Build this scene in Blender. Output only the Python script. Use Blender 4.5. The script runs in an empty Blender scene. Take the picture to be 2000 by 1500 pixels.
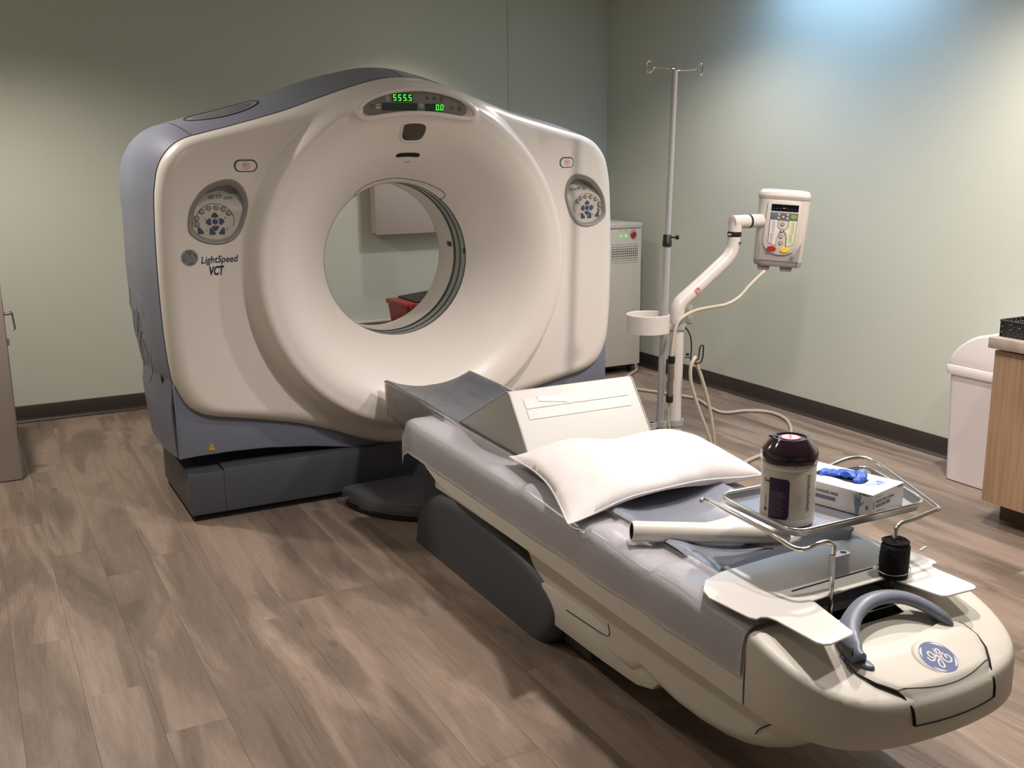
import bpy, bmesh, math, random
from mathutils import Vector, Matrix, noise
random.seed(7)
PI = math.pi
S = bpy.context.scene
COL = S.collection

# ------------------------------------------------------------------ camera
CAMZ = 1.53
yaw, pit, roll, fpx = 0.48345489, 0.22164418, 0.01103786, 2022.18
F = Vector((math.sin(yaw)*math.cos(pit), math.cos(yaw)*math.cos(pit), -math.sin(pit)))
r0 = Vector((math.cos(yaw), -math.sin(yaw), 0)); d0 = F.cross(r0)
rr = r0*math.cos(roll) + d0*math.sin(roll); dd = -r0*math.sin(roll) + d0*math.cos(roll)
cam = bpy.data.cameras.new('camera'); camo = bpy.data.objects.new('camera', cam); COL.objects.link(camo)
cam.sensor_width = 36; cam.lens = 36*fpx/2000; cam.clip_start = 0.05
M = Matrix((rr, -dd, -F)).transposed().to_4x4(); M.translation = Vector((0, 0, CAMZ)); camo.matrix_world = M
S.camera = camo

# ------------------------------------------------------------------ light and exposure
S.view_settings.view_transform = 'Standard'; S.view_settings.look = 'None'
S.view_settings.exposure = 0.0; S.view_settings.gamma = 1.0; S.view_settings.use_curve_mapping = False
W = bpy.data.worlds.new('world'); S.world = W; W.use_nodes = True
W.node_tree.nodes['Background'].inputs[0].default_value = (0.9, 0.95, 1.0, 1); W.node_tree.nodes['Background'].inputs[1].default_value = 0.12
CEIL = 2.62
def area(name, loc, sx, sy, power, col, spread=PI, rot=(0, 0, 0)):
    l = bpy.data.lights.new(name, 'AREA'); l.shape = 'RECTANGLE'; l.size = sx; l.size_y = sy; l.energy = power; l.color = col; l.spread = spread
    o = bpy.data.objects.new(name, l); o.location = loc; o.rotation_euler = rot; COL.objects.link(o); return o
def spot(name, loc, power, col, ang=120, blend=0.6, size=0.05, tilt=(0, 0)):
    l = bpy.data.lights.new(name, 'SPOT'); l.energy = power; l.color = col; l.spot_size = math.radians(ang); l.spot_blend = blend; l.shadow_soft_size = size
    o = bpy.data.objects.new(name, l); o.location = loc; o.rotation_euler = (tilt[0], tilt[1], 0); COL.objects.link(o); return o
WARM = (1.0, 0.885, 0.80); NEUT = (1.0, 0.92, 0.87); COOL = (0.40, 0.66, 1.0)
area('cool_ceiling_panel', (3.86, 4.2, CEIL-0.03), 0.35, 1.1, 4.6, COOL, math.radians(150))
CANS = [(1.95, 2.05, 58, NEUT, 142, 'above the middle of the patient table'), (2.4, 1.35, 25, NEUT, 142, 'added to brighten the near end of the patient table'), (2.6, 5.95, 16, WARM, 104, 'behind the scanner near the back wall'), (0.0, 5.1, 54, WARM, 142, 'above the low cupboard at the left'), (0.1, 3.0, 9, WARM, 142, 'over the open floor left of the table'), (3.35, 2.6, 64, WARM, 142, 'above the trash bin and oak cabinet'), (3.3, 4.8, 29, WARM, 132, 'above the floor behind the injector')]  # second entry is a can added to brighten the board and table end
for i, (x, y, p, c, an, wh) in enumerate(CANS):
    spot('downlight', (x, y, CEIL-0.05), p*2.6, c, an+6, 0.75, 0.055)

# ------------------------------------------------------------------ materials
def lin(c): return tuple(((v/12.92) if v <= 0.04045 else ((v+0.055)/1.055)**2.4) for v in c)
def mat(name, rgb, rough=0.5, metal=0.0, spec=0.5, coat=0.0, coat_rough=0.1, emit=None, es=0.0, alpha=1.0, noise_amt=0.0, noise_scale=8.0, bump=0.0, bump_scale=60.0, trans=0.0, srgb=True, sheen=0):
    m = bpy.data.materials.new(name); m.use_nodes = True; nt = m.node_tree; b = nt.nodes['Principled BSDF']
    c = lin(rgb) if srgb else rgb
    b.inputs['Base Color'].default_value = (*c, 1); b.inputs['Roughness'].default_value = rough; b.inputs['Metallic'].default_value = metal
    b.inputs['Specular IOR Level'].default_value = spec; b.inputs['Coat Weight'].default_value = coat; b.inputs['Coat Roughness'].default_value = coat_rough
    b.inputs['Alpha'].default_value = alpha; b.inputs['Transmission Weight'].default_value = trans
    if emit: b.inputs['Emission Color'].default_value = (*lin(emit), 1); b.inputs['Emission Strength'].default_value = es
    tc = None
    if noise_amt > 0 or bump > 0:
        tc = nt.nodes.new('ShaderNodeTexCoord')
    if noise_amt > 0:
        n = nt.nodes.new('ShaderNodeTexNoise'); n.inputs['Scale'].default_value = noise_scale; n.inputs['Detail'].default_value = 5
        nt.links.new(tc.outputs['Object'], n.inputs['Vector'])
        mx = nt.nodes.new('ShaderNodeMix'); mx.data_type = 'RGBA'
        mx.inputs['A'].default_value = (*[v*(1-noise_amt) for v in c], 1); mx.inputs['B'].default_value = (*[min(1, v*(1+noise_amt)) for v in c], 1)
        nt.links.new(n.outputs['Fac'], mx.inputs['Factor']); nt.links.new(mx.outputs['Result'], b.inputs['Base Color'])
    if bump > 0:
        n2 = nt.nodes.new('ShaderNodeTexNoise'); n2.inputs['Scale'].default_value = bump_scale; n2.inputs['Detail'].default_value = 4
        nt.links.new(tc.outputs['Object'], n2.inputs['Vector'])
        bp = nt.nodes.new('ShaderNodeBump'); bp.inputs['Strength'].default_value = bump; bp.inputs['Distance'].default_value = 0.01
        nt.links.new(n2.outputs['Fac'], bp.inputs['Height']); nt.links.new(bp.outputs['Normal'], b.inputs['Normal'])
    return m
def wood_floor():
    m = bpy.data.materials.new('plank_wood'); m.use_nodes = True; nt = m.node_tree; b = nt.nodes['Principled BSDF']; L = nt.links.new; N = nt.nodes.new
    tc = N('ShaderNodeTexCoord'); oi = N('ShaderNodeObjectInfo'); sc = N('ShaderNodeVectorMath'); sc.operation = 'SCALE'
    L(oi.outputs['Random'], sc.inputs['Scale']); sc.inputs[0].default_value = (37, 53, 11)
    ad = N('ShaderNodeVectorMath'); ad.operation = 'ADD'; L(tc.outputs['Object'], ad.inputs[0]); L(sc.outputs['Vector'], ad.inputs[1])
    wn0 = N('ShaderNodeTexWhiteNoise'); wn0.noise_dimensions = '1D'; L(oi.outputs['Random'], wn0.inputs['W'])
    mp = N('ShaderNodeMapping'); mp.inputs['Scale'].default_value = (5.0, 0.85, 1); geo = N('ShaderNodeNewGeometry'); sc2 = N('ShaderNodeVectorMath'); sc2.operation = 'SCALE'; L(wn0.outputs['Color'], sc2.inputs[0]); sc2.inputs['Scale'].default_value = 0.16
    ad2 = N('ShaderNodeVectorMath'); ad2.operation = 'ADD'; L(geo.outputs['Position'], ad2.inputs[0]); L(sc2.outputs['Vector'], ad2.inputs[1]); L(ad2.outputs['Vector'], mp.inputs['Vector'])
    n1 = N('ShaderNodeTexNoise'); n1.inputs['Scale'].default_value = 1.1; n1.inputs['Detail'].default_value = 5; n1.inputs['Roughness'].default_value = 0.55; n1.inputs['Distortion'].default_value = 0.8; L(mp.outputs['Vector'], n1.inputs['Vector'])
    mp2 = N('ShaderNodeMapping'); mp2.inputs['Scale'].default_value = (60, 3.5, 1); L(ad.outputs['Vector'], mp2.inputs['Vector'])
    n2 = N('ShaderNodeTexNoise'); n2.inputs['Scale'].default_value = 2.0; n2.inputs['Detail'].default_value = 6; n2.inputs['Distortion'].default_value = 1.2; L(mp2.outputs['Vector'], n2.inputs['Vector'])
    # contour rings (cathedral grain)
    mu = N('ShaderNodeMath'); mu.operation = 'MULTIPLY'; mu.inputs[1].default_value = 38; L(n1.outputs['Fac'], mu.inputs[0])
    si = N('ShaderNodeMath'); si.operation = 'SINE'; L(mu.outputs[0], si.inputs[0])
    rp = N('ShaderNodeValToRGB'); e = rp.color_ramp.elements
    e[0].position = 0.33; e[0].color = (*lin((0.43, 0.38, 0.335)), 1); e[1].position = 0.68; e[1].color = (*lin((0.655, 0.58, 0.52)), 1)
    k = rp.color_ramp.elements.new(0.5); k.color = (*lin((0.545, 0.48, 0.43)), 1)
    L(n1.outputs['Fac'], rp.inputs['Fac'])
    m1 = N('ShaderNodeMix'); m1.data_type = 'RGBA'; m1.blend_type = 'MULTIPLY'; L(rp.outputs['Color'], m1.inputs['A'])
    r2 = N('ShaderNodeMapRange'); r2.inputs['From Min'].default_value = 0.3; r2.inputs['From Max'].default_value = 0.7; r2.inputs['To Min'].default_value = 0.84; r2.inputs['To Max'].default_value = 1.08
    L(n2.outputs['Fac'], r2.inputs['Value']); L(r2.outputs['Result'], m1.inputs['B']); m1.inputs['Factor'].default_value = 1
    m2 = N('ShaderNodeMix'); m2.data_type = 'RGBA'; m2.blend_type = 'MULTIPLY'; m2.inputs['Factor'].default_value = 1; L(m1.outputs['Result'], m2.inputs['A'])
    r3 = N('ShaderNodeMapRange'); r3.inputs['From Min'].default_value = -1; r3.inputs['From Max'].default_value = 1; r3.inputs['To Min'].default_value = 0.93; r3.inputs['To Max'].default_value = 1.03
    L(si.outputs[0], r3.inputs['Value']); L(r3.outputs['Result'], m2.inputs['B'])
    # per plank tone
    m3 = N('ShaderNodeMix'); m3.data_type = 'RGBA'; m3.blend_type = 'MULTIPLY'; m3.inputs['Factor'].default_value = 1; L(m2.outputs['Result'], m3.inputs['A'])
    wn = N('ShaderNodeTexWhiteNoise'); wn.noise_dimensions = '1D'; L(oi.outputs['Random'], wn.inputs['W'])
    r4 = N('ShaderNodeMapRange'); r4.inputs['To Min'].default_value = 0.96; r4.inputs['To Max'].default_value = 1.04; L(wn.outputs['Value'], r4.inputs['Value']); L(r4.outputs['Result'], m3.inputs['B'])
    # knots
    mp3 = N('ShaderNodeMapping'); mp3.inputs['Scale'].default_value = (5, 2.2, 1); L(ad.outputs['Vector'], mp3.inputs['Vector'])
    vo = N('ShaderNodeTexVoronoi'); vo.inputs['Scale'].default_value = 1.0; L(mp3.outputs['Vector'], vo.inputs['Vector'])
    r5 = N('ShaderNodeMapRange'); r5.inputs['From Min'].default_value = 0.0; r5.inputs['From Max'].default_value = 0.09; r5.inputs['To Min'].default_value = 0.55; r5.inputs['To Max'].default_value = 1.0; L(vo.outputs['Distance'], r5.inputs['Value'])
    m4 = N('ShaderNodeMix'); m4.data_type = 'RGBA'; m4.blend_type = 'MULTIPLY'; m4.inputs['Factor'].default_value = 1; L(m3.outputs['Result'], m4.inputs['A']); L(r5.outputs['Result'], m4.inputs['B'])
    L(m4.outputs['Result'], b.inputs['Base Color']); b.inputs['Roughness'].default_value = 0.42; b.inputs['Specular IOR Level'].default_value = 0.35
    bp = N('ShaderNodeBump'); bp.inputs['Strength'].default_value = 0.12; bp.inputs['Distance'].default_value = 0.002; L(n2.outputs['Fac'], bp.inputs['Height']); L(bp.outputs['Normal'], b.inputs['Normal'])
    return m
def oak():
    m = bpy.data.materials.new('oak_laminate'); m.use_nodes = True; nt = m.node_tree; b = nt.nodes['Principled BSDF']; L = nt.links.new; N = nt.nodes.new
    tc = N('ShaderNodeTexCoord'); mp = N('ShaderNodeMapping'); mp.inputs['Scale'].default_value = (70, 70, 2.2); L(tc.outputs['Object'], mp.inputs['Vector'])
    n = N('ShaderNodeTexNoise'); n.inputs['Scale'].default_value = 1; n.inputs['Detail'].default_value = 5; L(mp.outputs['Vector'], n.inputs['Vector'])
    rp = N('ShaderNodeValToRGB'); e = rp.color_ramp.elements; e[0].position = 0.3; e[0].color = (*lin((0.585, 0.475, 0.37)), 1); e[1].position = 0.7; e[1].color = (*lin((0.69, 0.575, 0.46)), 1)
    L(n.outputs['Fac'], rp.inputs['Fac']); L(rp.outputs['Color'], b.inputs['Base Color']); b.inputs['Roughness'].default_value = 0.5
    return m
MT = {}
MT['floor'] = wood_floor(); MT['oak'] = oak()
MT['subfloor'] = mat('subfloor', (0.16, 0.14, 0.12), 0.9)
MT['wall'] = mat('sage_wall_paint', (0.795, 0.815, 0.765), 0.75, spec=0.25, bump=0.06, bump_scale=140)
MT['ceil'] = mat('ceiling_white', (0.86, 0.86, 0.84), 0.9, bump=0.2, bump_scale=200)
MT['base'] = mat('dark_rubber_base', (0.21, 0.18, 0.165), 0.45)
MT['white'] = mat('gantry_white', (0.895, 0.87, 0.845), 0.33, spec=0.45, bump=0.025, bump_scale=500)
MT['cream'] = mat('table_cream', (0.835, 0.815, 0.775), 0.42, spec=0.4, bump=0.03, bump_scale=500)
MT['blue'] = mat('gantry_blue_grey', (0.46, 0.485, 0.545), 0.38, spec=0.5, bump=0.04, bump_scale=450)
MT['bluedk'] = mat('blue_grey_base', (0.28, 0.29, 0.32), 0.5)
MT['groove'] = mat('seam_black', (0.04, 0.04, 0.045), 0.8)  # near-black for seams, gaps, holes and black parts
MT['black'] = mat('black_plastic', (0.06, 0.06, 0.065), 0.45)
MT['panelgrey'] = mat('display_grey', (0.50, 0.475, 0.46), 0.4)
MT['frame'] = mat('keypad_frame_grey', (0.54, 0.53, 0.52), 0.45)
MT['keypad'] = mat('keypad_membrane', (0.76, 0.735, 0.70), 0.45)
MT['keyrim'] = mat('key_outline', (0.30, 0.29, 0.28), 0.5)
MT['keygrey'] = mat('key_grey', (0.60, 0.58, 0.55), 0.4)
MT['keyblue'] = mat('key_blue', (0.23, 0.31, 0.47), 0.35)
MT['keygreen'] = mat('key_green', (0.42, 0.60, 0.50), 0.35)
MT['lcd'] = mat('lcd_glass', (0.23, 0.30, 0.28), 0.15)
MT['lcdlight'] = mat('lcd_pale', (0.52, 0.58, 0.50), 0.2)
MT['led'] = mat('led_green', (0.2, 1.0, 0.25), 0.4, emit=(0.35, 1.0, 0.30), es=1.3)
MT['ink'] = mat('navy_ink', (0.13, 0.13, 0.28), 0.5)
MT['inkdark'] = mat('dark_ink', (0.17, 0.16, 0.16), 0.5)
MT['inkwhite'] = mat('white_ink', (0.85, 0.84, 0.82), 0.5)
MT['inkred'] = mat('red_ink', (0.85, 0.40, 0.40), 0.5)
MT['embgrey'] = mat('emblem_grey', (0.43, 0.44, 0.45), 0.35)
MT['silver'] = mat('emblem_silver', (0.70, 0.70, 0.70), 0.3, metal=0.4)
MT['embblue'] = mat('emblem_blue', (0.46, 0.50, 0.64), 0.3)
MT['embwhite'] = mat('emblem_white', (0.88, 0.88, 0.88), 0.3)
MT['yellow'] = mat('warning_yellow', (0.90, 0.75, 0.15), 0.5)
MT['vent'] = mat('vent_mesh', (0.34, 0.34, 0.36), 0.7, noise_amt=0.5, noise_scale=400)
MT['borewin'] = mat('bore_window_grey', (0.60, 0.63, 0.62), 0.25)
MT['darkline'] = mat('bore_ring_dark', (0.12, 0.13, 0.13), 0.4)
MT['lens'] = mat('laser_window_smoke', (0.26, 0.24, 0.21), 0.12)
MT['sheet'] = mat('draped_plastic_sheet', (0.90, 0.895, 0.92), 0.30, spec=0.6, coat=0.6, coat_rough=0.24, bump=0.25, bump_scale=9)
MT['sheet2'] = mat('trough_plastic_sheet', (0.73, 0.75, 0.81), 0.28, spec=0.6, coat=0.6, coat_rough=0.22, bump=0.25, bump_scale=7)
MT['mat'] = mat('slate_cradle_vinyl', (0.50, 0.525, 0.57), 0.26, spec=0.6, coat=0.3, coat_rough=0.2, bump=0.2, bump_scale=10)
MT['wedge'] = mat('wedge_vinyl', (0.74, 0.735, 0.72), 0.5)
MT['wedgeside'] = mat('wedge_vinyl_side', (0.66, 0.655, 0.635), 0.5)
MT['loop'] = mat('white_fabric_strip', (0.84, 0.81, 0.805), 0.7, bump=0.3, bump_scale=30)
MT['pillow'] = mat('pillow_cotton', (0.85, 0.83, 0.825), 0.8, spec=0.2, bump=0.35, bump_scale=11)
MT['tube'] = mat('paper_tube', (0.90, 0.87, 0.83), 0.22, coat=0.4)
MT['card'] = mat('cardboard_core', (0.36, 0.25, 0.19), 0.8)
MT['paper'] = mat('white_paper', (0.86, 0.84, 0.84), 0.6)
MT['padgrey'] = mat('folded_pad_grey', (0.52, 0.53, 0.54), 0.5, bump=0.2, bump_scale=20)
MT['board'] = mat('board_plastic', (0.90, 0.885, 0.86), 0.33, spec=0.9, coat=1.0, coat_rough=0.29)
MT['steel'] = mat('stainless_steel', (0.90, 0.885, 0.87), 0.18, metal=1.0)
MT['brushed'] = mat('brushed_steel', (0.66, 0.67, 0.69), 0.38, metal=1.0)
MT['steelmat'] = mat('satin_aluminium', (0.68, 0.68, 0.69), 0.38, metal=0.3)
MT['brass'] = mat('yellowed_steel', (0.62, 0.52, 0.32), 0.3, metal=0.9)
MT['strap'] = mat('black_strap_fabric', (0.05, 0.05, 0.055), 0.95, bump=0.6, bump_scale=90)
MT['rubberband'] = mat('rubber_band', (0.78, 0.76, 0.70), 0.6)
MT['lid'] = mat('plum_lid', (0.13, 0.045, 0.11), 0.12, spec=0.6, coat=0.6, coat_rough=0.05)
MT['can'] = mat('canister_white', (0.87, 0.84, 0.80), 0.35)
MT['purple'] = mat('label_purple', (0.20, 0.12, 0.26), 0.35)
MT['lilac'] = mat('label_lilac_text', (0.45, 0.38, 0.50), 0.5)
MT['boxwhite'] = mat('carton_white', (0.88, 0.86, 0.87), 0.4)
MT['boxpurple'] = mat('carton_purple', (0.47, 0.42, 0.55), 0.4)
MT['glove'] = mat('nitrile_blue', (0.14, 0.33, 0.72), 0.45)
MT['gloveprint'] = mat('printed_glove', (0.60, 0.70, 0.88), 0.4)
MT['glovegrey'] = mat('printed_glove_grey', (0.48, 0.52, 0.60), 0.4)
MT['green'] = mat('label_green', (0.20, 0.55, 0.33), 0.4)
MT['injwhite'] = mat('injector_white', (0.80, 0.775, 0.755), 0.32, spec=0.5)
MT['injgrey'] = mat('injector_grey', (0.62, 0.60, 0.59), 0.4)
MT['screen'] = mat('dark_screen', (0.035, 0.04, 0.07), 0.1)
MT['btnred'] = mat('button_red', (0.66, 0.13, 0.15), 0.35)
MT['btnyel'] = mat('button_yellow', (0.93, 0.80, 0.25), 0.35)
MT['btngrn'] = mat('button_green', (0.50, 0.68, 0.25), 0.35)
MT['btnblu'] = mat('button_blue', (0.33, 0.44, 0.56), 0.35)
MT['palegreen'] = mat('pale_green_print', (0.86, 0.88, 0.74), 0.4)
MT['cable'] = mat('cable_beige', (0.74, 0.70, 0.63), 0.5)
MT['wire'] = mat('dark_wire', (0.20, 0.18, 0.16), 0.35, metal=0.6)
MT['amber'] = mat('smoky_connector', (0.42, 0.37, 0.34), 0.25)
MT['ups'] = mat('beige_steel_cabinet', (0.80, 0.775, 0.72), 0.5)
MT['binwhite'] = mat('bin_white', (0.89, 0.86, 0.86), 0.4)
MT['counter'] = mat('stone_laminate', (0.66, 0.61, 0.57), 0.4, noise_amt=0.35, noise_scale=22)
MT['kick'] = mat('toe_kick_brown', (0.36, 0.28, 0.20), 0.6)
MT['basket'] = mat('black_woven_basket', (0.15, 0.15, 0.155), 0.55)
MT['doorwhite'] = mat('cupboard_taupe_white', (0.70, 0.66, 0.63), 0.5)
MT['chrome'] = mat('chrome', (0.75, 0.73, 0.70), 0.12, metal=1.0)
MT['crate'] = mat('red_crate_plastic', (0.55, 0.16, 0.16), 0.4)
MT['darkbox'] = mat('dark_cabinet', (0.17, 0.12, 0.11), 0.5)
MT['outlet'] = mat('outlet_ivory', (0.86, 0.84, 0.80), 0.35)
MT['lamp'] = mat('lamp_diffuser', (1, 1, 1), 0.5, emit=(1.0, 0.93, 0.84), es=5)
MT['lampcool'] = mat('panel_diffuser', (1, 1, 1), 0.5, emit=(0.62, 0.80, 1.0), es=7)
MT['tint'] = mat('clear_wrap', (0.46, 0.46, 0.49), 0.25, spec=0.6, alpha=0.5, bump=0.5, bump_scale=14)

# ------------------------------------------------------------------ helpers
def tag(o, label=None, cat=None, group=None, kind=None):
    if label: o['label'] = label
    if cat: o['category'] = cat
    if group: o['group'] = group
    if kind: o['kind'] = kind
    return o
def thing(name, loc, label, cat, rotz=0, group=None):
    o = bpy.data.objects.new(name, None); o.empty_display_size = 0.1; COL.objects.link(o); o.location = loc; o.rotation_euler = (0, 0, rotz)
    return tag(o, label, cat, group)
def chain_world(p):
    m = Matrix.Identity(4)
    while p is not None:
        m = (p.matrix_local_calc if False else Matrix.LocRotScale(p.location, p.rotation_euler, p.scale)) @ m
        p = p.parent
    return m
def obj(name, bm, m, parent=None, smooth=True, ang=40, world=True):
    """links a bmesh; world=True: its vertices are world coordinates even when parented"""
    if parent is not None and world:
        bmesh.ops.transform(bm, matrix=chain_world(parent).inverted(), verts=bm.verts)
    me = bpy.data.meshes.new(name)
    bmesh.ops.recalc_face_normals(bm, faces=bm.faces)
    if smooth:
        for f in bm.faces: f.smooth = True
        for e in bm.edges:
            if len(e.link_faces) == 2 and e.calc_face_angle(0) > math.radians(ang): e.smooth = False
    bm.to_mesh(me); bm.free()
    mats = m if isinstance(m, (list, tuple)) else [m]
    for k in mats: me.materials.append(MT[k])
    o = bpy.data.objects.new(name, me); COL.objects.link(o)
    if parent is not None: o.parent = parent
    return o
def B(): return bmesh.new()
def box(bm, c, s, bev=0.0, seg=2, M=None):
    r = bmesh.ops.create_cube(bm, size=1.0); vs = r['verts']
    bmesh.ops.scale(bm, vec=s, verts=vs)
    if bev > 0:
        es = list({e for v in vs for e in v.link_edges})
        rb = bmesh.ops.bevel(bm, geom=es, offset=bev, segments=seg, affect='EDGES', profile=0.5)
        vs = list({v for v in rb['verts']} | {v for f in rb['faces'] for v in f.verts} | {v for v in vs if v.is_valid})
    if M is not None: bmesh.ops.transform(bm, matrix=M, verts=vs)
    bmesh.ops.translate(bm, vec=c, verts=vs); return vs
def boxb(x0, x1, y0, y1, z0, z1, bev=0.0, seg=2):
    bm = B(); box(bm, ((x0+x1)/2, (y0+y1)/2, (z0+z1)/2), (x1-x0, y1-y0, z1-z0), bev, seg); return bm
def cr(pts, n=8, closed=False):
    P = [Vector(p) for p in pts]; out = []; m = len(P)
    rng = range(m) if closed else range(m-1)
    for i in rng:
        p0 = P[(i-1) % m] if (closed or i > 0) else P[0]; p1 = P[i]; p2 = P[(i+1) % m]; p3 = P[(i+2) % m] if (closed or i+2 < m) else P[-1]
        for k in range(n):
            t = k/n
            out.append(0.5*((2*p1)+(-p0+p2)*t+(2*p0-5*p1+4*p2-p3)*t*t+(-p0+3*p1-3*p2+p3)*t**3))
    if not closed: out.append(P[-1])
    return out
def tube(bm, pts, r, seg=12, closed=False, caps=True, flat=1.0, up=None):
    """sweep; r number or list; flat scales the second axis"""
    P = [Vector(p) for p in pts]; n = len(P); rings = []
    prevn = None
    for i in range(n):
        if closed: t = (P[(i+1) % n]-P[(i-1) % n])
        else: t = P[min(i+1, n-1)]-P[max(i-1, 0)]
        t = t.normalized() if t.length > 1e-9 else Vector((0, 0, 1))
        if prevn is None:
            u = Vector(up) if up else (Vector((0, 0, 1)) if abs(t.z) < 0.9 else Vector((1, 0, 0)))
            a = (u-t*u.dot(t)).normalized()
        else:
            a = (prevn-t*prevn.dot(t)); a = a.normalized() if a.length > 1e-6 else prevn
        prevn = a; b = t.cross(a); rad = r[i] if isinstance(r, (list, tuple)) else r
        rings.append([bm.verts.new(P[i]+a*math.cos(2*PI*k/seg)*rad*flat+b*math.sin(2*PI*k/seg)*rad) for k in range(seg)])
    m = n if closed else n-1
    for i in range(m):
        A, C = rings[i], rings[(i+1) % n]
        for k in range(seg): bm.faces.new((A[k], A[(k+1) % seg], C[(k+1) % seg], C[k]))
    if caps and not closed: bm.faces.new(rings[0][::-1]); bm.faces.new(rings[-1])
    return bm
def lathe(bm, prof, c=(0, 0, 0), seg=40, M=None, cap0=True, cap1=True):
    rings = []
    for (r, z) in prof:
        rings.append([bm.verts.new((r*math.cos(2*PI*k/seg), r*math.sin(2*PI*k/seg), z)) for k in range(seg)])
    for i in range(len(rings)-1):
        for k in range(seg): bm.faces.new((rings[i][k], rings[i][(k+1) % seg], rings[i+1][(k+1) % seg], rings[i+1][k]))
    if cap0: bm.faces.new(rings[0][::-1])
    if cap1: bm.faces.new(rings[-1])
    vs = [v for R in rings for v in R]
    if M is not None: bmesh.ops.transform(bm, matrix=M, verts=vs)
    bmesh.ops.translate(bm, vec=c, verts=vs); return vs
def cyl(bm, c, r, h, seg=24, M=None, bev=0.0):
    if bev > 0: prof = [(r-bev, -h/2), (r, -h/2+bev), (r, h/2-bev), (r-bev, h/2)]
    else: prof = [(r, -h/2), (r, h/2)]
    return lathe(bm, prof, c, seg, M)
def prism(bm, poly, d0, d1, axis='Y', bev=0.0, seg=2):
    """poly 2D list; axis Y: (x,z), axis Z: (x,y), axis X: (y,z)"""
    def mk(p, d):
        return {'Y': (p[0], d, p[1]), 'Z': (p[0], p[1], d), 'X': (d, p[0], p[1])}[axis]
    a = [bm.verts.new(mk(p, d0)) for p in poly]; b = [bm.verts.new(mk(p, d1)) for p in poly]; n = len(poly)
    fs = [bm.faces.new(a), bm.faces.new(b)]
    for i in range(n): fs.append(bm.faces.new((a[i], a[(i+1) % n], b[(i+1) % n], b[i])))
    bmesh.ops.recalc_face_normals(bm, faces=fs)
    if bev > 0:
        es = list({e for f in fs[:2] for e in f.edges})
        bmesh.ops.bevel(bm, geom=es, offset=bev, segments=seg, affect='EDGES', profile=0.5)
    return bm
def grid(bm, rows, closed_u=False, closed_v=False, mi=0):
    V = [[bm.verts.new(p) for p in r] for r in rows]; nr = len(V); nc = len(V[0])
    for i in range(nr if closed_v else nr-1):
        for j in range(nc if closed_u else nc-1):
            f = bm.faces.new((V[i][j], V[i][(j+1) % nc], V[(i+1) % nr][(j+1) % nc], V[(i+1) % nr][j])); f.material_index = mi
    return V
def rrect(w, h, r, n=5, cx=0, cy=0):
    out = []
    for (sx, sy, a0) in ((1, 1, 0), (-1, 1, 90), (-1, -1, 180), (1, -1, 270)):
        for k in range(n+1):
            a = math.radians(a0+90*k/n); out.append((cx+sx*(w/2-r)+r*math.cos(a), cy+sy*(h/2-r)+r*math.sin(a)))
    return out
def ell(cx, cy, rx, ry, n=24, a0=0): return [(cx+rx*math.cos(a0+2*PI*k/n), cy+ry*math.sin(a0+2*PI*k/n)) for k in range(n)]
def sm(a, b, x):
    t = max(0, min(1, (x-a)/(b-a))); return t*t*(3-2*t)
def interp(tab, x):
    if x <= tab[0][0]: return tab[0][1]
    for i in range(len(tab)-1):
        if x <= tab[i+1][0]:
            a, b = tab[i], tab[i+1]; t = (x-a[0])/(b[0]-a[0]); return a[1]+(b[1]-a[1])*t
    return tab[-1][1]
def text_bm(s, size, shear=0.0, bold=0.0, ext=0.0, align='CENTER', sx=1.0):
    cu = bpy.data.curves.new('t', 'FONT'); cu.body = s; cu.size = size; cu.shear = shear; cu.offset = bold; cu.extrude = ext; cu.align_x = align; cu.align_y = 'CENTER'; cu.resolution_u = 3
    to = bpy.data.objects.new('t', cu); COL.objects.link(to)
    dg = bpy.context.evaluated_depsgraph_get(); me = bpy.data.meshes.new_from_object(to.evaluated_get(dg))
    bm = B(); bm.from_mesh(me); bpy.data.objects.remove(to); bpy.data.curves.remove(cu); bpy.data.meshes.remove(me)
    if sx != 1: bmesh.ops.scale(bm, vec=(sx, 1, 1), verts=bm.verts)
    return bm
def flat(bm, poly, mi=0, z=0.0):
    f = bm.faces.new([bm.verts.new((p[0], p[1], z)) for p in poly]); f.material_index = mi; return f
def ribbon(bm, pts, w, z=0.0, mi=0):
    P = [Vector((p[0], p[1])) for p in pts]; L = []
    for i, p in enumerate(P):
        t = (P[min(i+1, len(P)-1)]-P[max(i-1, 0)]); t = t.normalized() if t.length > 0 else Vector((1, 0)); n = Vector((-t.y, t.x))
        ww = w[i] if isinstance(w, list) else w
        L.append((bm.verts.new((*(p+n*ww/2), z)), bm.verts.new((*(p-n*ww/2), z))))
    for i in range(len(L)-1):
        f = bm.faces.new((L[i][0], L[i][1], L[i+1][1], L[i+1][0])); f.material_index = mi
def c2(pts, n=6): return [(p.x, p.y) for p in cr([(a, b, 0) for a, b in pts], n)]
SCRIPT = [
    [(-.58, .16), (-.54, -.04), (-.40, -.10), (-.22, .02), (-.14, .24), (-.22, .40), (-.36, .36), (-.40, .16), (-.26, .02), (-.06, .10), (.06, .30), (.10, .50), (.04, .20), (-.02, -.20), (-.10, -.50), (-.24, -.58), (-.32, -.42), (-.20, -.20), (.06, -.04)],
    [(.06, -.04), (.22, .06), (.34, .26), (.30, .42), (.18, .38), (.16, .20), (.30, .10), (.44, .12)],
    [(.30, .10), (.16, -.06), (.16, -.28), (.32, -.42), (.52, -.36), (.60, -.16), (.50, .0), (.38, -.06), (.40, -.20)],
]
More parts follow.
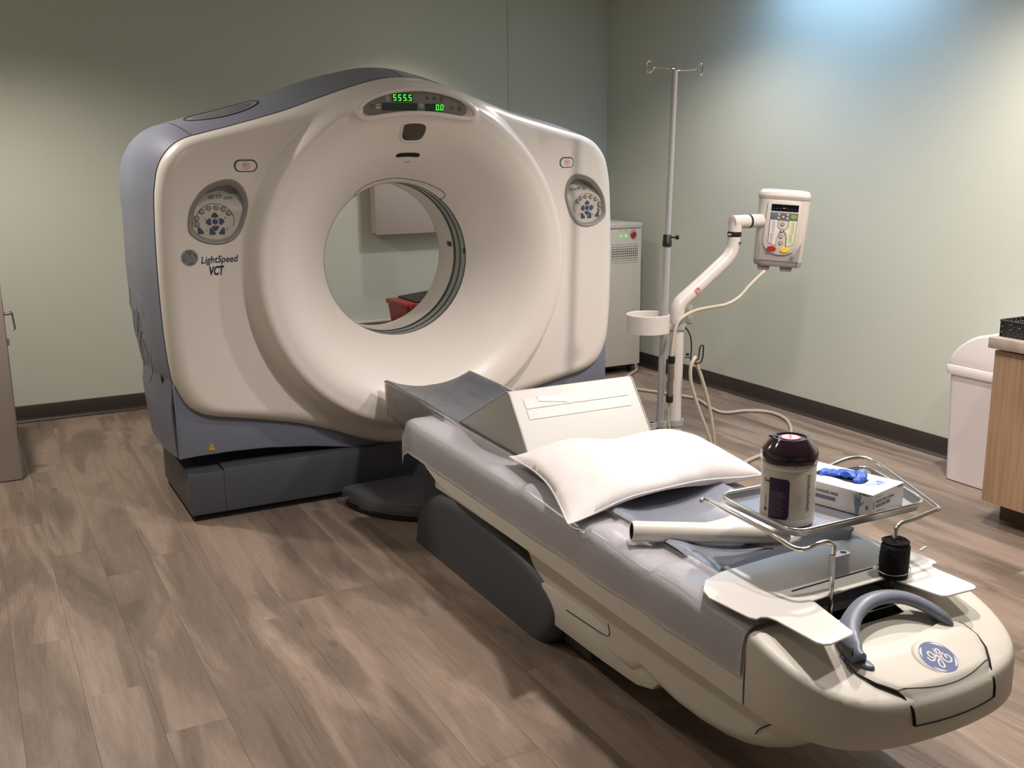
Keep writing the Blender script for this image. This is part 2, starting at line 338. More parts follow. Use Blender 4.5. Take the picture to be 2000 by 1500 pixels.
def swirls():
    out = []
    for q in range(4):
        a0 = math.radians(28+90*q)
        pts = [(0.84*math.cos(a0+math.radians(a))*(1-0.0022*a*0), 0.84*math.sin(a0+math.radians(a))) for a in range(0, 52, 6)]
        w = [0.02+0.10*math.sin(PI*min(1, k/8*1.05)) for k in range(9)]
        out.append((pts, w))
    return out
def emblem_bm(mk):
    """unit emblem; mk list = indices (disc, ring, stroke)"""
    bm = B()
    flat(bm, ell(0, 0, 1, 1, 48), mk[1], 0.0); flat(bm, ell(0, 0, .93, .93, 48), mk[0], 0.012)
    for s in SCRIPT: ribbon(bm, c2(s, 6), 0.085, 0.03, mk[2])
    for pts, w in swirls(): ribbon(bm, pts, w, 0.03, mk[2])
    return bm

# ================================================================== ROOM
XL, XR, YF, YB = -1.3, 4.25, -1.6, 6.56
T = 0.1
def struct(name, bm, m, parent=None, **k):
    o = obj(name, bm, m, parent, **k)
    if parent is None: o['kind'] = 'structure'
    return o
floor = struct('floor', boxb(XL-T, XR+T, YF-T, YB+T, -0.10, -0.009), 'subfloor', smooth=False)
PW, PL = 0.1705, 1.22
pm = None; x = 0.335-PW*10; lane = 0
bm = boxb(-PW/2+0.0002, PW/2-0.0002, -PL/2+0.0002, PL/2-0.0002, -0.008, 0.0, 0.0004, 1)
pm = bpy.data.meshes.new('plank')
for f in bm.faces: f.smooth = False
bm.to_mesh(pm); bm.free(); pm.materials.append(MT['floor'])
offs = {0.335: 0.24, 0.5055: 0.36, 0.676: 0.80, 0.8465: 0.895, 1.017: 0.91, -0.006: 0.983, 0.1645: 0.55}
while x < XR:
    y = YF-PL*random.random(); key = min(offs, key=lambda k: abs(k-x))
    if abs(key-x) < 0.01: y = YF-PL+((offs[key]+2.44-YF) % PL)
    while y < YB:
        y0, y1 = max(y, YF), min(y+PL, YB); x0, x1 = max(x, XL), min(x+PW, XR)
        if y1-y0 > 0.02 and x1-x0 > 0.02:
            # build only planks the camera side can plausibly see
            cx, cy = (x0+x1)/2, (y0+y1)/2
            if cy > 0.3+0.25*abs(cx-1.2)-0.9:
                if y1-y0 > PL-0.001 and x1-x0 > PW-0.001: o = bpy.data.objects.new('plank', pm)
                else:
                    b2 = boxb(-(x1-x0)/2+0.0005, (x1-x0)/2-0.0005, -(y1-y0)/2+0.0005, (y1-y0)/2-0.0005, -0.008, 0.0)
                    me = bpy.data.meshes.new('plank'); b2.to_mesh(me); b2.free(); me.materials.append(MT['floor']); o = bpy.data.objects.new('plank', me)
                o.location = (cx, cy, 0); COL.objects.link(o); o.parent = floor
        y += PL
    x += PW; lane += 1
struct('ceiling', boxb(XL-T, XR+T, YF-T, YB+T, CEIL, CEIL+0.1), 'ceil', smooth=False)
wb = struct('wall_back', boxb(XL, XR, YB, YB+T, 0, CEIL), 'wall', smooth=False)
struct('wall_right', boxb(XR, XR+T, YF-T, YB+T, 0, CEIL), 'wall', smooth=False)
struct('wall_left', boxb(XL-T, XL, YF-T, YB+T, 0, CEIL), 'wall', smooth=False)
struct('wall_front', boxb(XL, XR, YF-T, YF, 0, CEIL), 'wall', smooth=False)
def baseboard(name, p0, p1, n):
    p0, p1, n = Vector(p0), Vector(p1), Vector(n); bm = B()
    prof = [(0, 0.001), (0.022, 0.001), (0.021, 0.004), (0.014, 0.008), (0.009, 0.016), (0.007, 0.03), (0.006, 0.098), (0.004, 0.101), (0, 0.101)]
    rows = [[p+n*d+Vector((0, 0, z)) for d, z in prof] for p in (p0, p1)]
    V = grid(bm, rows); bm.faces.new(V[0]); bm.faces.new(V[1]); return struct(name, bm, 'base')
baseboard('baseboard_back', (XL, YB, 0), (XR-0.02, YB, 0), (0, -1, 0))
baseboard('baseboard_right', (XR, YF, 0), (XR, YB-0.02, 0), (-1, 0, 0))
struct('trim_1', boxb(3.438, 3.452, YB-0.006, YB-0.0005, 0.11, CEIL-0.005, 0.002, 1), 'wall')
# ceiling fixtures (above the frame; the one over the near table end is added)
for i, (x, y, p, c, an, wh) in enumerate(CANS):
    t = thing('downlight_fixture', (x, y, CEIL), 'white recessed ceiling downlight '+wh, 'ceiling light', group='recessed ceiling downlights')
    bm = B(); lathe(bm, [(0.10, -0.001), (0.10, -0.006), (0.085, -0.010), (0.078, -0.004)], (x, y, CEIL), 32, cap0=False, cap1=False); obj('trim_ring', bm, 'ceil', t)
    bm = B(); lathe(bm, [(0.077, -0.002), (0.0765, -0.0025)], (x, y, CEIL), 32); obj('diffuser', bm, 'lamp', t)
t = thing('ceiling_panel_light', (3.93, 4.2, CEIL), 'flat cool white ceiling panel light near the right wall', 'ceiling light')
obj('frame', boxb(3.72, 4.14, 3.62, 4.78, CEIL-0.018, CEIL-0.001, 0.004), 'ceil', t); obj('diffuser', boxb(3.75, 4.11, 3.65, 4.75, CEIL-0.021, CEIL-0.018), 'lampcool', t)

# ================================================================== CT SCANNER
CX, CZ = 1.765, 1.045
HALF = [(0, 1.846), (.06, 1.843), (.125, 1.832), (.20, 1.812), (.27, 1.790), (.41, 1.742), (.50, 1.710), (.59, 1.683), (.75, 1.640), (.87, 1.610), (.93, 1.594), (.975, 1.572), (1.015, 1.535), (1.045, 1.485), (1.062, 1.42), (1.072, 1.34), (1.080, 1.15), (1.081, .94), (1.076, .76), (1.064, .63), (1.045, .56), (1.01, .50), (.96, .463), (.90, .443), (.81, .425), (.70, .402), (.55, .366), (.40, .315), (.28, .265), (.18, .228), (.09, .208), (0, .202)]
def dense(poly, n=6): return c2(poly, n)
outline = dense(HALF, 6)
full = [(CX+a, b) for a, b in outline] + [(CX-a, b) for a, b in reversed(outline[1:-1])]
def ray_R(th):
    """outline radius from bore centre at angle"""
    dx, dz = math.cos(th), math.sin(th); best = None; n = len(full)
    for i in range(n):
        ax, az = full[i][0]-CX, full[i][1]-CZ; bx, bz = full[(i+1) % n][0]-CX, full[(i+1) % n][1]-CZ
        ex, ez = bx-ax, bz-az; den = dx*ez-dz*ex
        if abs(den) < 1e-12: continue
        t = (ax*ez-az*ex)/den; u = (ax*dz-az*dx)/den
        if t > 0 and -1e-6 <= u <= 1+1e-6: best = t if best is None else max(best, t)
    return best
NT = 600
RT = [ray_R(2*PI*k/NT) for k in range(NT)]
def Rth(th):
    f = (th % (2*PI))/(2*PI)*NT; i = int(f) % NT; t = f-int(f); return RT[i]*(1-t)+RT[(i+1) % NT]*t
YFACE, YBORE, YEDGE = 4.30, 4.49, 4.372
CRY, CR0, CR1, ROUT = 4.188, 0.655, 0.712, 0.760
LP = [(.801, 1.233), (.808, 1.30), (.834, 1.353), (.875, 1.398), (.919, 1.421), (.962, 1.431), (1.001, 1.426), (1.034, 1.395), (1.048, 1.347), (1.045, 1.305), (1.032, 1.265), (1.015, 1.225), (.985, 1.190), (.945, 1.173), (.905, 1.170), (.86, 1.180), (.822, 1.202)]
LPc = (.925, 1.300)
RPc = (2.667, 1.293)
RP = [(RPc[0]-(x-LPc[0])*0.94, RPc[1]+(z-LPc[1])*0.97) for x, z in LP]
def inside(poly, x, z):
    c = False; n = len(poly)
    for i in range(n):
        x1, z1 = poly[i]; x2, z2 = poly[(i+1) % n]
        if (z1 > z) != (z2 > z) and x < (x2-x1)*(z-z1)/(z2-z1)+x1: c = not c
    return c
def scl(poly, c, s): return [(c[0]+(x-c[0])*s, c[1]+(z-c[1])*s) for x, z in poly]
LPd, RPd = scl(LP, LPc, .89), scl(RP, RPc, .89)
def disp_d(x, z):
    """distance measure to the display bean: <1 inside"""
    u = (x-1.757)/0.246; zc = 1.738-0.043*(u*1.0)**2
    return (abs(u)**6+abs((z-zc)/(0.046-.010*u*u))**2.4)**.5
def face_y(x, z, raw=False):
    dx, dz = x-CX, z-CZ; r = math.hypot(dx, dz); th = math.atan2(dz, dx); R = Rth(th)
    w = sm(math.radians(62), math.radians(14), abs(th-PI/2) if th > -PI/2 else 2)     # blend near the top
    yf = YFACE-0.075*w
    if r < CR0:
        s = max(0, (r-0.35)/(CR0-0.35)); y = CRY+(YBORE-CRY)*(1-s)**1.75
    elif r < CR1: y = CRY
    elif r < ROUT: s = (r-CR1)/(ROUT-CR1); y = CRY+(yf-CRY)*(1-math.sqrt(max(0, 1-s*s))) if s < 1 else yf
    else: y = yf
    if r >= CR0-0.03 and r <= ROUT+0.03:   # soften
        s = (r-CR1)/(ROUT-CR1)
        if s > 0: y = CRY+(yf-CRY)*sm(-0.25, 1.15, s)**1.15
        else: y = CRY+(yf-CRY)*sm(-0.25, 1.15, 0)**1.15*max(0, 1+s*3)
        if r < CR0: y = max(y, CRY+(YBORE-CRY)*(1-max(0, (r-0.35)/(CR0-0.35)))**1.75)
    # outline rounding
    d = max(0, R-r); ew = 0.075
    if d < ew:
        q = 1-d/ew; y = y+(YEDGE-y)*(1-math.sqrt(max(0, 1-q*q)))
    # display area: bezel ridge with a recessed panel
    D = disp_d(x, z)
    if D < 1.9:
        k = 1-sm(1.25, 1.9, D); yt = 4.176+0.05*max(0, z-1.70)
        y = y*(1-k)+yt*k
        if D < 1.06 and not raw: y = max(y, yt+0.014*(1-sm(0.92, 1.06, D)))
    # keypad wells
    if not raw and abs(r-1.0) < 0.25 and z > 1.1:
        if inside(LPd, x, z) or inside(RPd, x, z): y += 0.065
    return y
sc = thing('ct_scanner', (CX, 4.75, 0), 'large white and blue-grey CT scanner gantry with round bore facing the table', 'ct scanner')
bm = B(); rows = []
rs = [0.350+(0.80-0.350)*(k/46) for k in range(47)]
for i in range(NT):
    pass
for r in rs:
    rows.append([(CX+min(r, RT[i]*0.9)*math.cos(2*PI*i/NT), CZ+min(r, RT[i]*0.9)*math.sin(2*PI*i/NT)) for i in range(NT)])
# smoother: per-angle radial sampling
rows = []
NR1, NR2, NR3 = 50, 42, 14
for k in range(NR1+NR2+NR3+1):
    row = []
    for i in range(NT):
        R = RT[i]; rin = min(0.76, R-0.085); redge = R-0.08
        if k <= NR1: r = 0.350+(rin-0.350)*k/NR1
        elif k <= NR1+NR2: r = rin+(redge-rin)*(k-NR1)/NR2
        else:
            q = (k-NR1-NR2)/NR3; r = redge+0.08*math.sin(q*PI/2)
        th = 2*PI*i/NT; x = CX+r*math.cos(th); z = CZ+r*math.sin(th); row.append((x, face_y(x, z), z))
    rows.append(row)
rows.append([(CX+RT[i]*math.cos(2*PI*i/NT), YEDGE+0.004, CZ+RT[i]*math.sin(2*PI*i/NT)) for i in range(NT)])
grid(bm, rows, closed_u=True); front = obj('front_cover', bm, 'white', sc, ang=50)
front['label'] = 'white moulded front cover with raised ring'
# lower front cover, blue-grey
low = [(.704, .592), (.712, .605), (.73, .60), (.80, .56)] + [(CX-.81, .50), (CX-.40, .42), (CX, .36), (CX+.40, .42), (CX+.81, .50), (2.78, .60), (2.812, .60), (2.826, .585)]
lowb = [(2.826, .275), (2.75, .279), (2.60, .280), (2.45, .274), (2.25, .252), (2.09, .225), (1.92, .200), (CX, .190), (1.61, .200), (1.44, .225), (1.28, .252), (1.08, .274), (.93, .280), (.78, .279), (.704, .275)]
bm = B(); prism(bm, low+lowb, 4.352, 4.50, 'Y', 0.008, 2); obj('lower_front_cover', bm, 'blue', sc)['label'] = 'blue-grey lower front cover with arched bottom edge'
# blue-grey shell: rings of the outline swept to the back
def shell_pt(i, s):
    """i: index in the shell outline, s: 0..1 front to back"""
    x, z = SH[i]; cx = min(max(x, CX-0.75), CX+0.75); cz = min(max(z, 0.5), 1.25)
    d = Vector((x-cx, z-cz)); d = d.normalized() if d.length > 1e-5 else Vector((0, 1))
    off = 0.0035+(0.031+0.033*max(0, d.y))*math.sin(min(1, s*2.4)*PI/2)-0.120*sm(0.70, 1.0, s)**1.3
    y = 4.382+(YBK-4.382)*s
    zz = z+d.y*off
    k = sm(1.0, 0.25, z)
    xx = x+d.x*off
    yb = 4.382+((YBK-4.382)*(1-0.28*k))*s
    return Vector((xx, yb, max(zz, z if z < .3 else 0)))
YBK = 5.30
UP = [(a, b) for a, b in outline if b > 0.60]
SHh = UP+[(1.072, .50), (1.068, .38), (1.062, .278)]
SH = [(CX-a, b) for a, b in reversed(SHh)] + [(CX+a, b) for a, b in SHh[1:]]
NS = 20
def shell_part(name, lo, hi, label):
    bm = B(); idx = [i for i in range(len(SH)) if lo <= i <= hi]
    rows = [[shell_pt(i, s/NS) for i in idx] for s in range(NS+1)]
    grid(bm, rows)
    # thickness lip at both cut ends and front edge
    bmesh.ops.solidify(bm, geom=bm.faces[:], thickness=0.012)
    o = obj(name, bm, 'blue', sc, ang=35); o['label'] = label; return o
def idx_at(dx):
    best = min(range(len(SH)), key=lambda i: abs(SH[i][0]-(CX+dx))+(0 if SH[i][1] > 1.5 else 9)); return best
iL, iM, iR = idx_at(-.905), idx_at(0.012), idx_at(.885)
# insert gaps by trimming the ends a little
def shell_piece(name, a, b, label, ga, gb):
    save = {}
    def nudged(i, s):
        p = shell_pt(i, s)
        return p
    bm = B(); idx = list(range(a, b+1)); rows = []
    for s in range(NS+1):
        row = [shell_pt(i, s/NS) for i in idx]
        if ga: row[0] = row[0]+(row[1]-row[0]).normalized()*0.0035
        if gb: row[-1] = row[-1]+(row[-2]-row[-1]).normalized()*0.0035
        rows.append(row)
    grid(bm, rows); bmesh.ops.recalc_face_normals(bm, faces=bm.faces)
    bmesh.ops.solidify(bm, geom=bm.faces[:], thickness=0.01)
    o = obj(name, bm, 'blue', sc, ang=35); o['label'] = label; return o
side_l = shell_piece('side_cover', 0, iL, 'blue-grey side cover with swirl relief', False, True)
top_l = shell_piece('top_cover', iL, iM, 'blue-grey top cover with oval vent', True, True)
top_r = shell_piece('top_cover', iM, iR, 'blue-grey top cover without visible vent', True, True)
side_r = shell_piece('side_cover', iR, len(SH)-1, 'blue-grey side cover at the far side', True, False)
# dark inner liner behind seams
bm = B(); rows = []
for s in range(NS+1):
    rows.append([shell_pt(i, s/NS)-Vector(((SH[i][0]-CX)*0.018, 0, (SH[i][1]-1.0)*0.022)) for i in range(len(SH))])
grid(bm, rows); obj('inner_frame', bm, 'groove', sc)
# back cover with rear funnel
bm = B(); back = [shell_pt(i, 1.0) for i in range(len(SH))]; back += [Vector((2.70, 5.02, .20)), Vector((.83, 5.02, .20))]
C0 = Vector((CX, 5.30, CZ)); n = 96; rows = []
def ray_poly(poly, th):
    dx, dz = math.cos(th), math.sin(th); best = 0; m = len(poly); by = 5.3
    for i in range(m):
        a, b = poly[i], poly[(i+1) % m]; ax, az, bx, bz = a.x-CX, a.z-CZ, b.x-CX, b.z-CZ; ex, ez = bx-ax, bz-az; den = dx*ez-dz*ex
        if abs(den) < 1e-12: continue
        t = (ax*ez-az*ex)/den; u = (ax*dz-az*dx)/den
        if t > best and -1e-6 <= u <= 1+1e-6: best = t; by = a.y+(b.y-a.y)*max(0, min(1, u))
    return best, by
o_, i_, f_ = [], [], []
for k in range(n):
    th = 2*PI*k/n; R, by = ray_poly(back, th)
    o_.append((CX+R*math.cos(th), by-0.003, CZ+R*math.sin(th))); q = min(0.62, R*0.9); i_.append((CX+q*math.cos(th), 5.27, CZ+q*math.sin(th))); f_.append((CX+.348*math.cos(th), 4.80, CZ+.348*math.sin(th)))
mid = [tuple((Vector(i_[k])*.45+Vector(f_[k])*.55)+Vector((0, 0.06, 0))) for k in range(n)]
grid(bm, [o_, i_, mid, f_], closed_u=True); obj('back_cover', bm, 'white', sc, ang=60)
# bore liner
def ringband(name, y0, y1, r, m, label=None):
    bm = B(); grid(bm, [[(CX+r*math.cos(2*PI*k/128), y, CZ+r*math.sin(2*PI*k/128)) for k in range(128)] for y in (y0, y1)], closed_u=True)
    o = obj(name, bm, m, sc)
    if label: o['label'] = label
    return o
ringband('bore_liner', 4.625, 4.80, .3485, 'white', 'cream inner lining of the bore')
ringband('bore_edge', 4.488, 4.500, .3495, 'darkline'); ringband('bore_window', 4.500, 4.545, .350, 'borewin', 'pale grey window band'); ringband('bore_joint', 4.545, 4.556, .3485, 'darkline')
ringband('bore_window', 4.556, 4.603, .350, 'borewin', 'pale grey window band'); ringband('bore_edge', 4.603, 4.625, .3485, 'darkline')
def bore_patch(name, th, y0, y1, w, m):
    bm = B(); rows = [[(CX+.347*math.cos(th+a), y, CZ+.347*math.sin(th+a)) for a in (-w, 0, w)] for y in (y0, y1)]; grid(bm, rows); return obj(name, bm, m, sc)
bore_patch('bore_sensor', math.radians(7), 4.64, 4.69, .035, 'inkdark'); bore_patch('bore_sensor', math.radians(3.5), 4.497, 4.512, .035, 'inkdark')
# base
bm = B(); prism(bm, [(.728, 4.312), (.872, 4.312), (.872, 5.02), (.76, 5.02), (.728, 4.95)], 0.032, 0.215, 'Z', 0.005, 2); obj('base_panel', bm, 'bluedk', sc)
bm = B(); prism(bm, [(.8735, 4.312), (2.655, 4.312), (2.655, 5.0), (.8735, 5.0)], 0.032, 0.222, 'Z', 0.004, 2); obj('base_panel', bm, 'bluedk', sc)
bm = B(); prism(bm, [(2.657, 4.312), (2.80, 4.312), (2.80, 4.95), (2.77, 5.02), (2.657, 5.02)], 0.032, 0.215, 'Z', 0.005, 2); obj('base_panel', bm, 'bluedk', sc)
obj('kick_plate', boxb(.742, 2.785, 4.335, 4.97, 0.001, 0.032), 'groove', sc, smooth=False)
obj('chassis', boxb(.80, 2.73, 4.42, 5.0, 0.20, 0.45), 'groove', sc, smooth=False)
bm = B(); prism(bm, [(.750, 4.62), (.750, 5.0), (.77, 5.03), (.80, 5.03), (.80, 4.62)], 0.20, 0.60, 'Z', 0.004, 1); obj('lower_side_panel', bm, 'blue', sc)
bm = B(); prism(bm, [(2.795, 4.42), (2.795, 5.0), (2.77, 5.03), (2.73, 5.03), (2.73, 4.42)], 0.20, 0.60, 'Z', 0.004, 1); obj('lower_side_panel', bm, 'blue', sc)

# project flat art (x,z in XY of bm, small height in z) onto the gantry face
def on_face(bm, lift=0.0015, raw=False):
    for v in bm.verts:
        x, z, h = v.co.x, v.co.y, v.co.z; v.co = Vector((x, face_y(x, z, raw)-lift-h, z))
    return bm
def place2d(bm, cx, cz, s=1.0, sx=None, rot=0):
    for v in bm.verts:
        x, z = v.co.x*(sx or s), v.co.y*s
        if rot: x, z = x*math.cos(rot)-z*math.sin(rot), x*math.sin(rot)+z*math.cos(rot)
        v.co.x, v.co.y = cx+x, cz+z; v.co.z *= s
    return bm
def slab(bm, poly, y, th=0.003):
    prism(bm, poly, y-th, y, 'Y'); return bm
# display
DY = 4.190
def bean(k=1.0, n=40):
    top, bot = [], []
    for i in range(n+1):
        a = PI*i/n; u = -math.cos(a); hh = (0.046-.010*u*u)*k*max(0, 1-u**6)**(1/2.4); x = 1.757+0.246*k*u; zc = 1.738-0.043*(u*k)**2
        top.append((x, zc+hh)); bot.append((x, zc-hh))
    return top+bot[::-1][1:-1]
bm = B(); tube(bm, [(x, face_y(x, z)-.001, z) for x, z in bean(1.085, 40)], .0105, 10, closed=True); obj('display_bezel', bm, 'white', sc)
dp = obj('display_panel', slab(B(), bean(.95), DY, .004), 'panelgrey', sc)
dp['label'] = 'grey curved readout panel with green digits'
def dtext(name, s, x, z, size, m, sx=1.0, shear=0.0, bold=0.0, y=DY-.0062, par=None):
    bm = text_bm(s, size, shear, bold, sx=sx)
    for v in bm.verts: v.co = Vector((x+v.co.x, y, z+v.co.y))
    return obj(name, bm, m, par or dp, smooth=False)
def seg7(bm, ch, x, z, w, h, t, y):
    segs = {'5': 'afgcd', '0': 'abcdef'}[ch]; P = {'a': (0, h/2, w, t), 'g': (0, 0, w, t), 'd': (0, -h/2, w, t), 'f': (-w/2, h/4, t, h/2), 'b': (w/2, h/4, t, h/2), 'e': (-w/2, -h/4, t, h/2), 'c': (w/2, -h/4, t, h/2)}
    for q in segs:
        cx, cz, sx, sz = P[q]; sh = (cz)*0.08
        prism(bm, [(x+cx-sx/2+sh, z+cz-sz/2), (x+cx+sx/2+sh, z+cz-sz/2), (x+cx+sx/2+sh, z+cz+sz/2), (x+cx-sx/2+sh, z+cz+sz/2)], y-.001, y, 'Y')
obj('lcd_window', slab(B(), rrect(.092, .033, .002, 2, 1.694, 1.7515), DY-.004, .002), 'lcd', dp)
obj('lcd_window', slab(B(), rrect(.158, .030, .002, 2, 1.681, 1.7150), DY-.004, .002), 'lcd', dp)
obj('lcd_window', slab(B(), rrect(.086, .030, .002, 2, 1.840, 1.7135), DY-.004, .002), 'lcd', dp)
for i, xx in enumerate((1.659, 1.681, 1.704, 1.728)): bm = B(); seg7(bm, '5', xx, 1.7515, .0105, .022, .0027, DY-.0065); obj('digit', bm, 'led', dp, smooth=False)
obj('decimal_point', slab(B(), rrect(.003, .003, .001, 1, 1.715, 1.7405), DY-.0065, .001), 'led', dp, smooth=False)
for xx in (1.852, 1.873): bm = B(); seg7(bm, '0', xx, 1.7135, .0105, .021, .0027, DY-.0065); obj('digit', bm, 'led', dp, smooth=False)
obj('decimal_point', slab(B(), rrect(.003, .003, .001, 1, 1.8625, 1.7030), DY-.0065, .001), 'led', dp, smooth=False)
for xx, zz in ((1.612, 1.715), (1.807, 1.7135)): bm = B(); seg7(bm, '0', xx, zz, .008, .018, .0012, DY-.0065); obj('unlit_digit', bm, 'keyrim', dp, smooth=False)
def icon(strokes, x, z, s, m, w=.0022, name='icon'):
    bm = B()
    for st in strokes: ribbon(bm, [(x+a*s, z+b*s) for a, b in st], w)
    for v in bm.verts: v.co = Vector((v.co.x, DY-.0056, v.co.y))
    return obj(name, bm, m, dp, smooth=False)
circ = lambda r=1, cx=0, cy=0: [(cx+r*math.cos(2*PI*k/14), cy+r*math.sin(2*PI*k/14)) for k in range(15)]
icon([[(0, -1), (-.9, 0), (-.9, .6), (-.4, .9), (0, .4), (.4, .9), (.9, .6), (.9, 0), (0, -1)]], 1.559, 1.716, .0075, 'inkdark')
icon([[(0, .4), (0, 1.2)], [(-.9, 0), (.9, 0)], [(-.3, .9), (0, 1.3), (.3, .9)], [(0, -.4), (0, -1.2)], [(-.3, -.9), (0, -1.3), (.3, -.9)]], 1.629, 1.752, .011, 'inkwhite', .003)
icon([[(-.8, .5), (.8, .5)], [(-1, -.4), (1, -.4)], [(-.9, -.7), (.9, -.7)], [(-.5, .2), (-.8, .5), (-.5, .8)], [(.5, .2), (.8, .5), (.5, .8)]], 1.585, 1.716, .010, 'inkwhite', .003)
icon([[(-1, .4), (-.2, .7), (.8, .4)], [(-.8, -.2), (.8, -.1)], [(.5, .7), (1, .1)], [(0, -.3), (.2, -.9)], [(-.5, .2), (-.9, .5)]], 1.779, 1.718, .011, 'inkwhite', .003)
icon([circ(.5), [(0, .7), (0, 1)], [(0, -.7), (0, -1)], [(.7, 0), (1, 0)], [(-.7, 0), (-1, 0)], [(-.3, -.7), (.3, -.7)]], 1.806, 1.752, .008, 'inkdark')
icon([[(-1, 0), (-.4, .4), (-.4, -.4), (-1, 0)], [(1, 0), (.4, .4), (.4, -.4), (1, 0)], [(0, 1), (.4, .4), (-.4, .4), (0, 1)], [(0, -1), (.4, -.4), (-.4, -.4), (0, -1)]], 1.839, 1.750, .008, 'inkdark')
icon([[(-.9, -.9), (.9, -.9)], [(-.7, -.6), (-.7, .2), (-.3, .6)], [(.7, -.6), (.7, .2), (.3, .6)], [(0, -.5), (0, 1)], [(-.3, .7), (0, 1), (.3, .7)]], 1.872, 1.748, .008, 'inkdark')
icon([[(-.9, -.8), (-.6, .6), (-.1, .6), (-.1, 0)], [(.9, -.8), (.6, .6), (.1, .6), (.1, 0)]], 1.919, 1.712, .008, 'inkdark')
icon([circ(.6, 0, .4), [(-.6, -.4), (-.6, -1.1)], [(0, -.4), (0, -1.1)], [(.6, -.4), (.6, -1.1)]], 1.956, 1.709, .009, 'inkdark')
# laser window, slot and small print
lw = [(1.706, 1.637), (1.714, 1.644), (1.745, 1.648), (1.782, 1.646), (1.801, 1.638), (1.806, 1.618), (1.799, 1.593), (1.785, 1.581), (1.752, 1.578), (1.722, 1.580), (1.707, 1.592), (1.703, 1.615)]
lw = [(p.x, p.y) for p in cr([(a, b, 0) for a, b in lw], 3, True)]
def face_slab(name, poly, m, lift, sink=0.01, par=sc, raw=False, bev=0.0):
    bm = B(); ys = [face_y(x, z, raw) for x, z in poly]; y0 = min(ys)-lift
    a = [bm.verts.new((p[0], y-lift, p[1])) for p, y in zip(poly, ys)]; b = [bm.verts.new((p[0], y+sink, p[1])) for p, y in zip(poly, ys)]
    c = Vector((0, 0, 0))
    for v in a: c += v.co
    c /= len(a); cv = bm.verts.new((c.x, face_y(c.x, c.z, raw)-lift, c.z)); n = len(a)
    for i in range(n): bm.faces.new((a[i], a[(i+1) % n], cv)); bm.faces.new((a[i], b[i], b[(i+1) % n], a[(i+1) % n]))
    return obj(name, bm, m, par)
face_slab('laser_window', lw, 'lens', .003)
bm = B(); tube(bm, [(x, face_y(x, z)-.001, z) for x, z in scl(lw, (1.755, 1.612), 1.10)], .0045, 8, closed=True); obj('window_rim', bm, 'white', sc)
bm = B(); cyl(bm, (1.719, face_y(1.719, 1.593)-.0035, 1.593), .002, .002, 10, Matrix.Rotation(PI/2, 4, 'X')); obj('pinhole', bm, 'groove', sc)
slotp = [(1.705, 1.513), (1.711, 1.522), (1.73, 1.525), (1.76, 1.526), (1.795, 1.525), (1.813, 1.521), (1.819, 1.512), (1.812, 1.506), (1.765, 1.509), (1.712, 1.507)]
face_slab('scan_light_slot', slotp, 'groove', .002)
bm = text_bm('≡≡≡', .010, sx=1.4); bmesh.ops.subdivide_edges(bm, edges=bm.edges[:], cuts=1); place2d(bm, 1.773, 1.486); on_face(bm); obj('small_print', bm, 'keyrim', sc, smooth=False)
# access panel seam above the bore
def pol(r, deg): a = math.radians(deg); return (CX+r*math.cos(a), CZ+r*math.sin(a))
seam = [(1.573, 1.338), (1.568, 1.348), (1.581, 1.366), (1.640, 1.397), (1.727, 1.414), (1.80, 1.412), (1.9, 1.391), (1.973, 1.357), (1.996, 1.338), (2.000, 1.322), (1.985, 1.309)]
pts = cr([(x, 0, z) for x, z in seam], 5); bm = B(); tube(bm, [(p.x, face_y(p.x, p.z)-.0003, p.z) for p in pts], .0018, 6); obj('access_panel_seam', bm, 'keyrim', sc)
# emergency stop ovals
def estop(x, z, w):
    b = face_slab('emergency_button', rrect(w*1.08, .050, .024, 6, x, z), 'keyrim', .0006, .006)
    b['label'] = 'white oval emergency button with red mark'
    face_slab('button_face', rrect(w*.93, .040, .0195, 6, x, z-.001), 'white', .0045, .003, b)
    bm = B(); flat(bm, ell(x, z, .0145, .0145, 24)); 
    bmesh.ops.delete(bm, geom=bm.verts[:], context='VERTS')
    ribbon(bm, ell(x, z, .0135, .0145, 24)+[(x+.0135, z)], .0018)
    for k in (1.0, .55): ribbon(bm, [(x-.010*k, z+.007*k), (x+.010*k, z+.007*k), (x, z-.010*k), (x-.010*k, z+.007*k)], .0018)
    on_face(bm, .0052); obj('red_symbol', bm, 'inkred', b, smooth=False)
estop(1.048, 1.482, .088); estop(2.562, 1.473, .072)
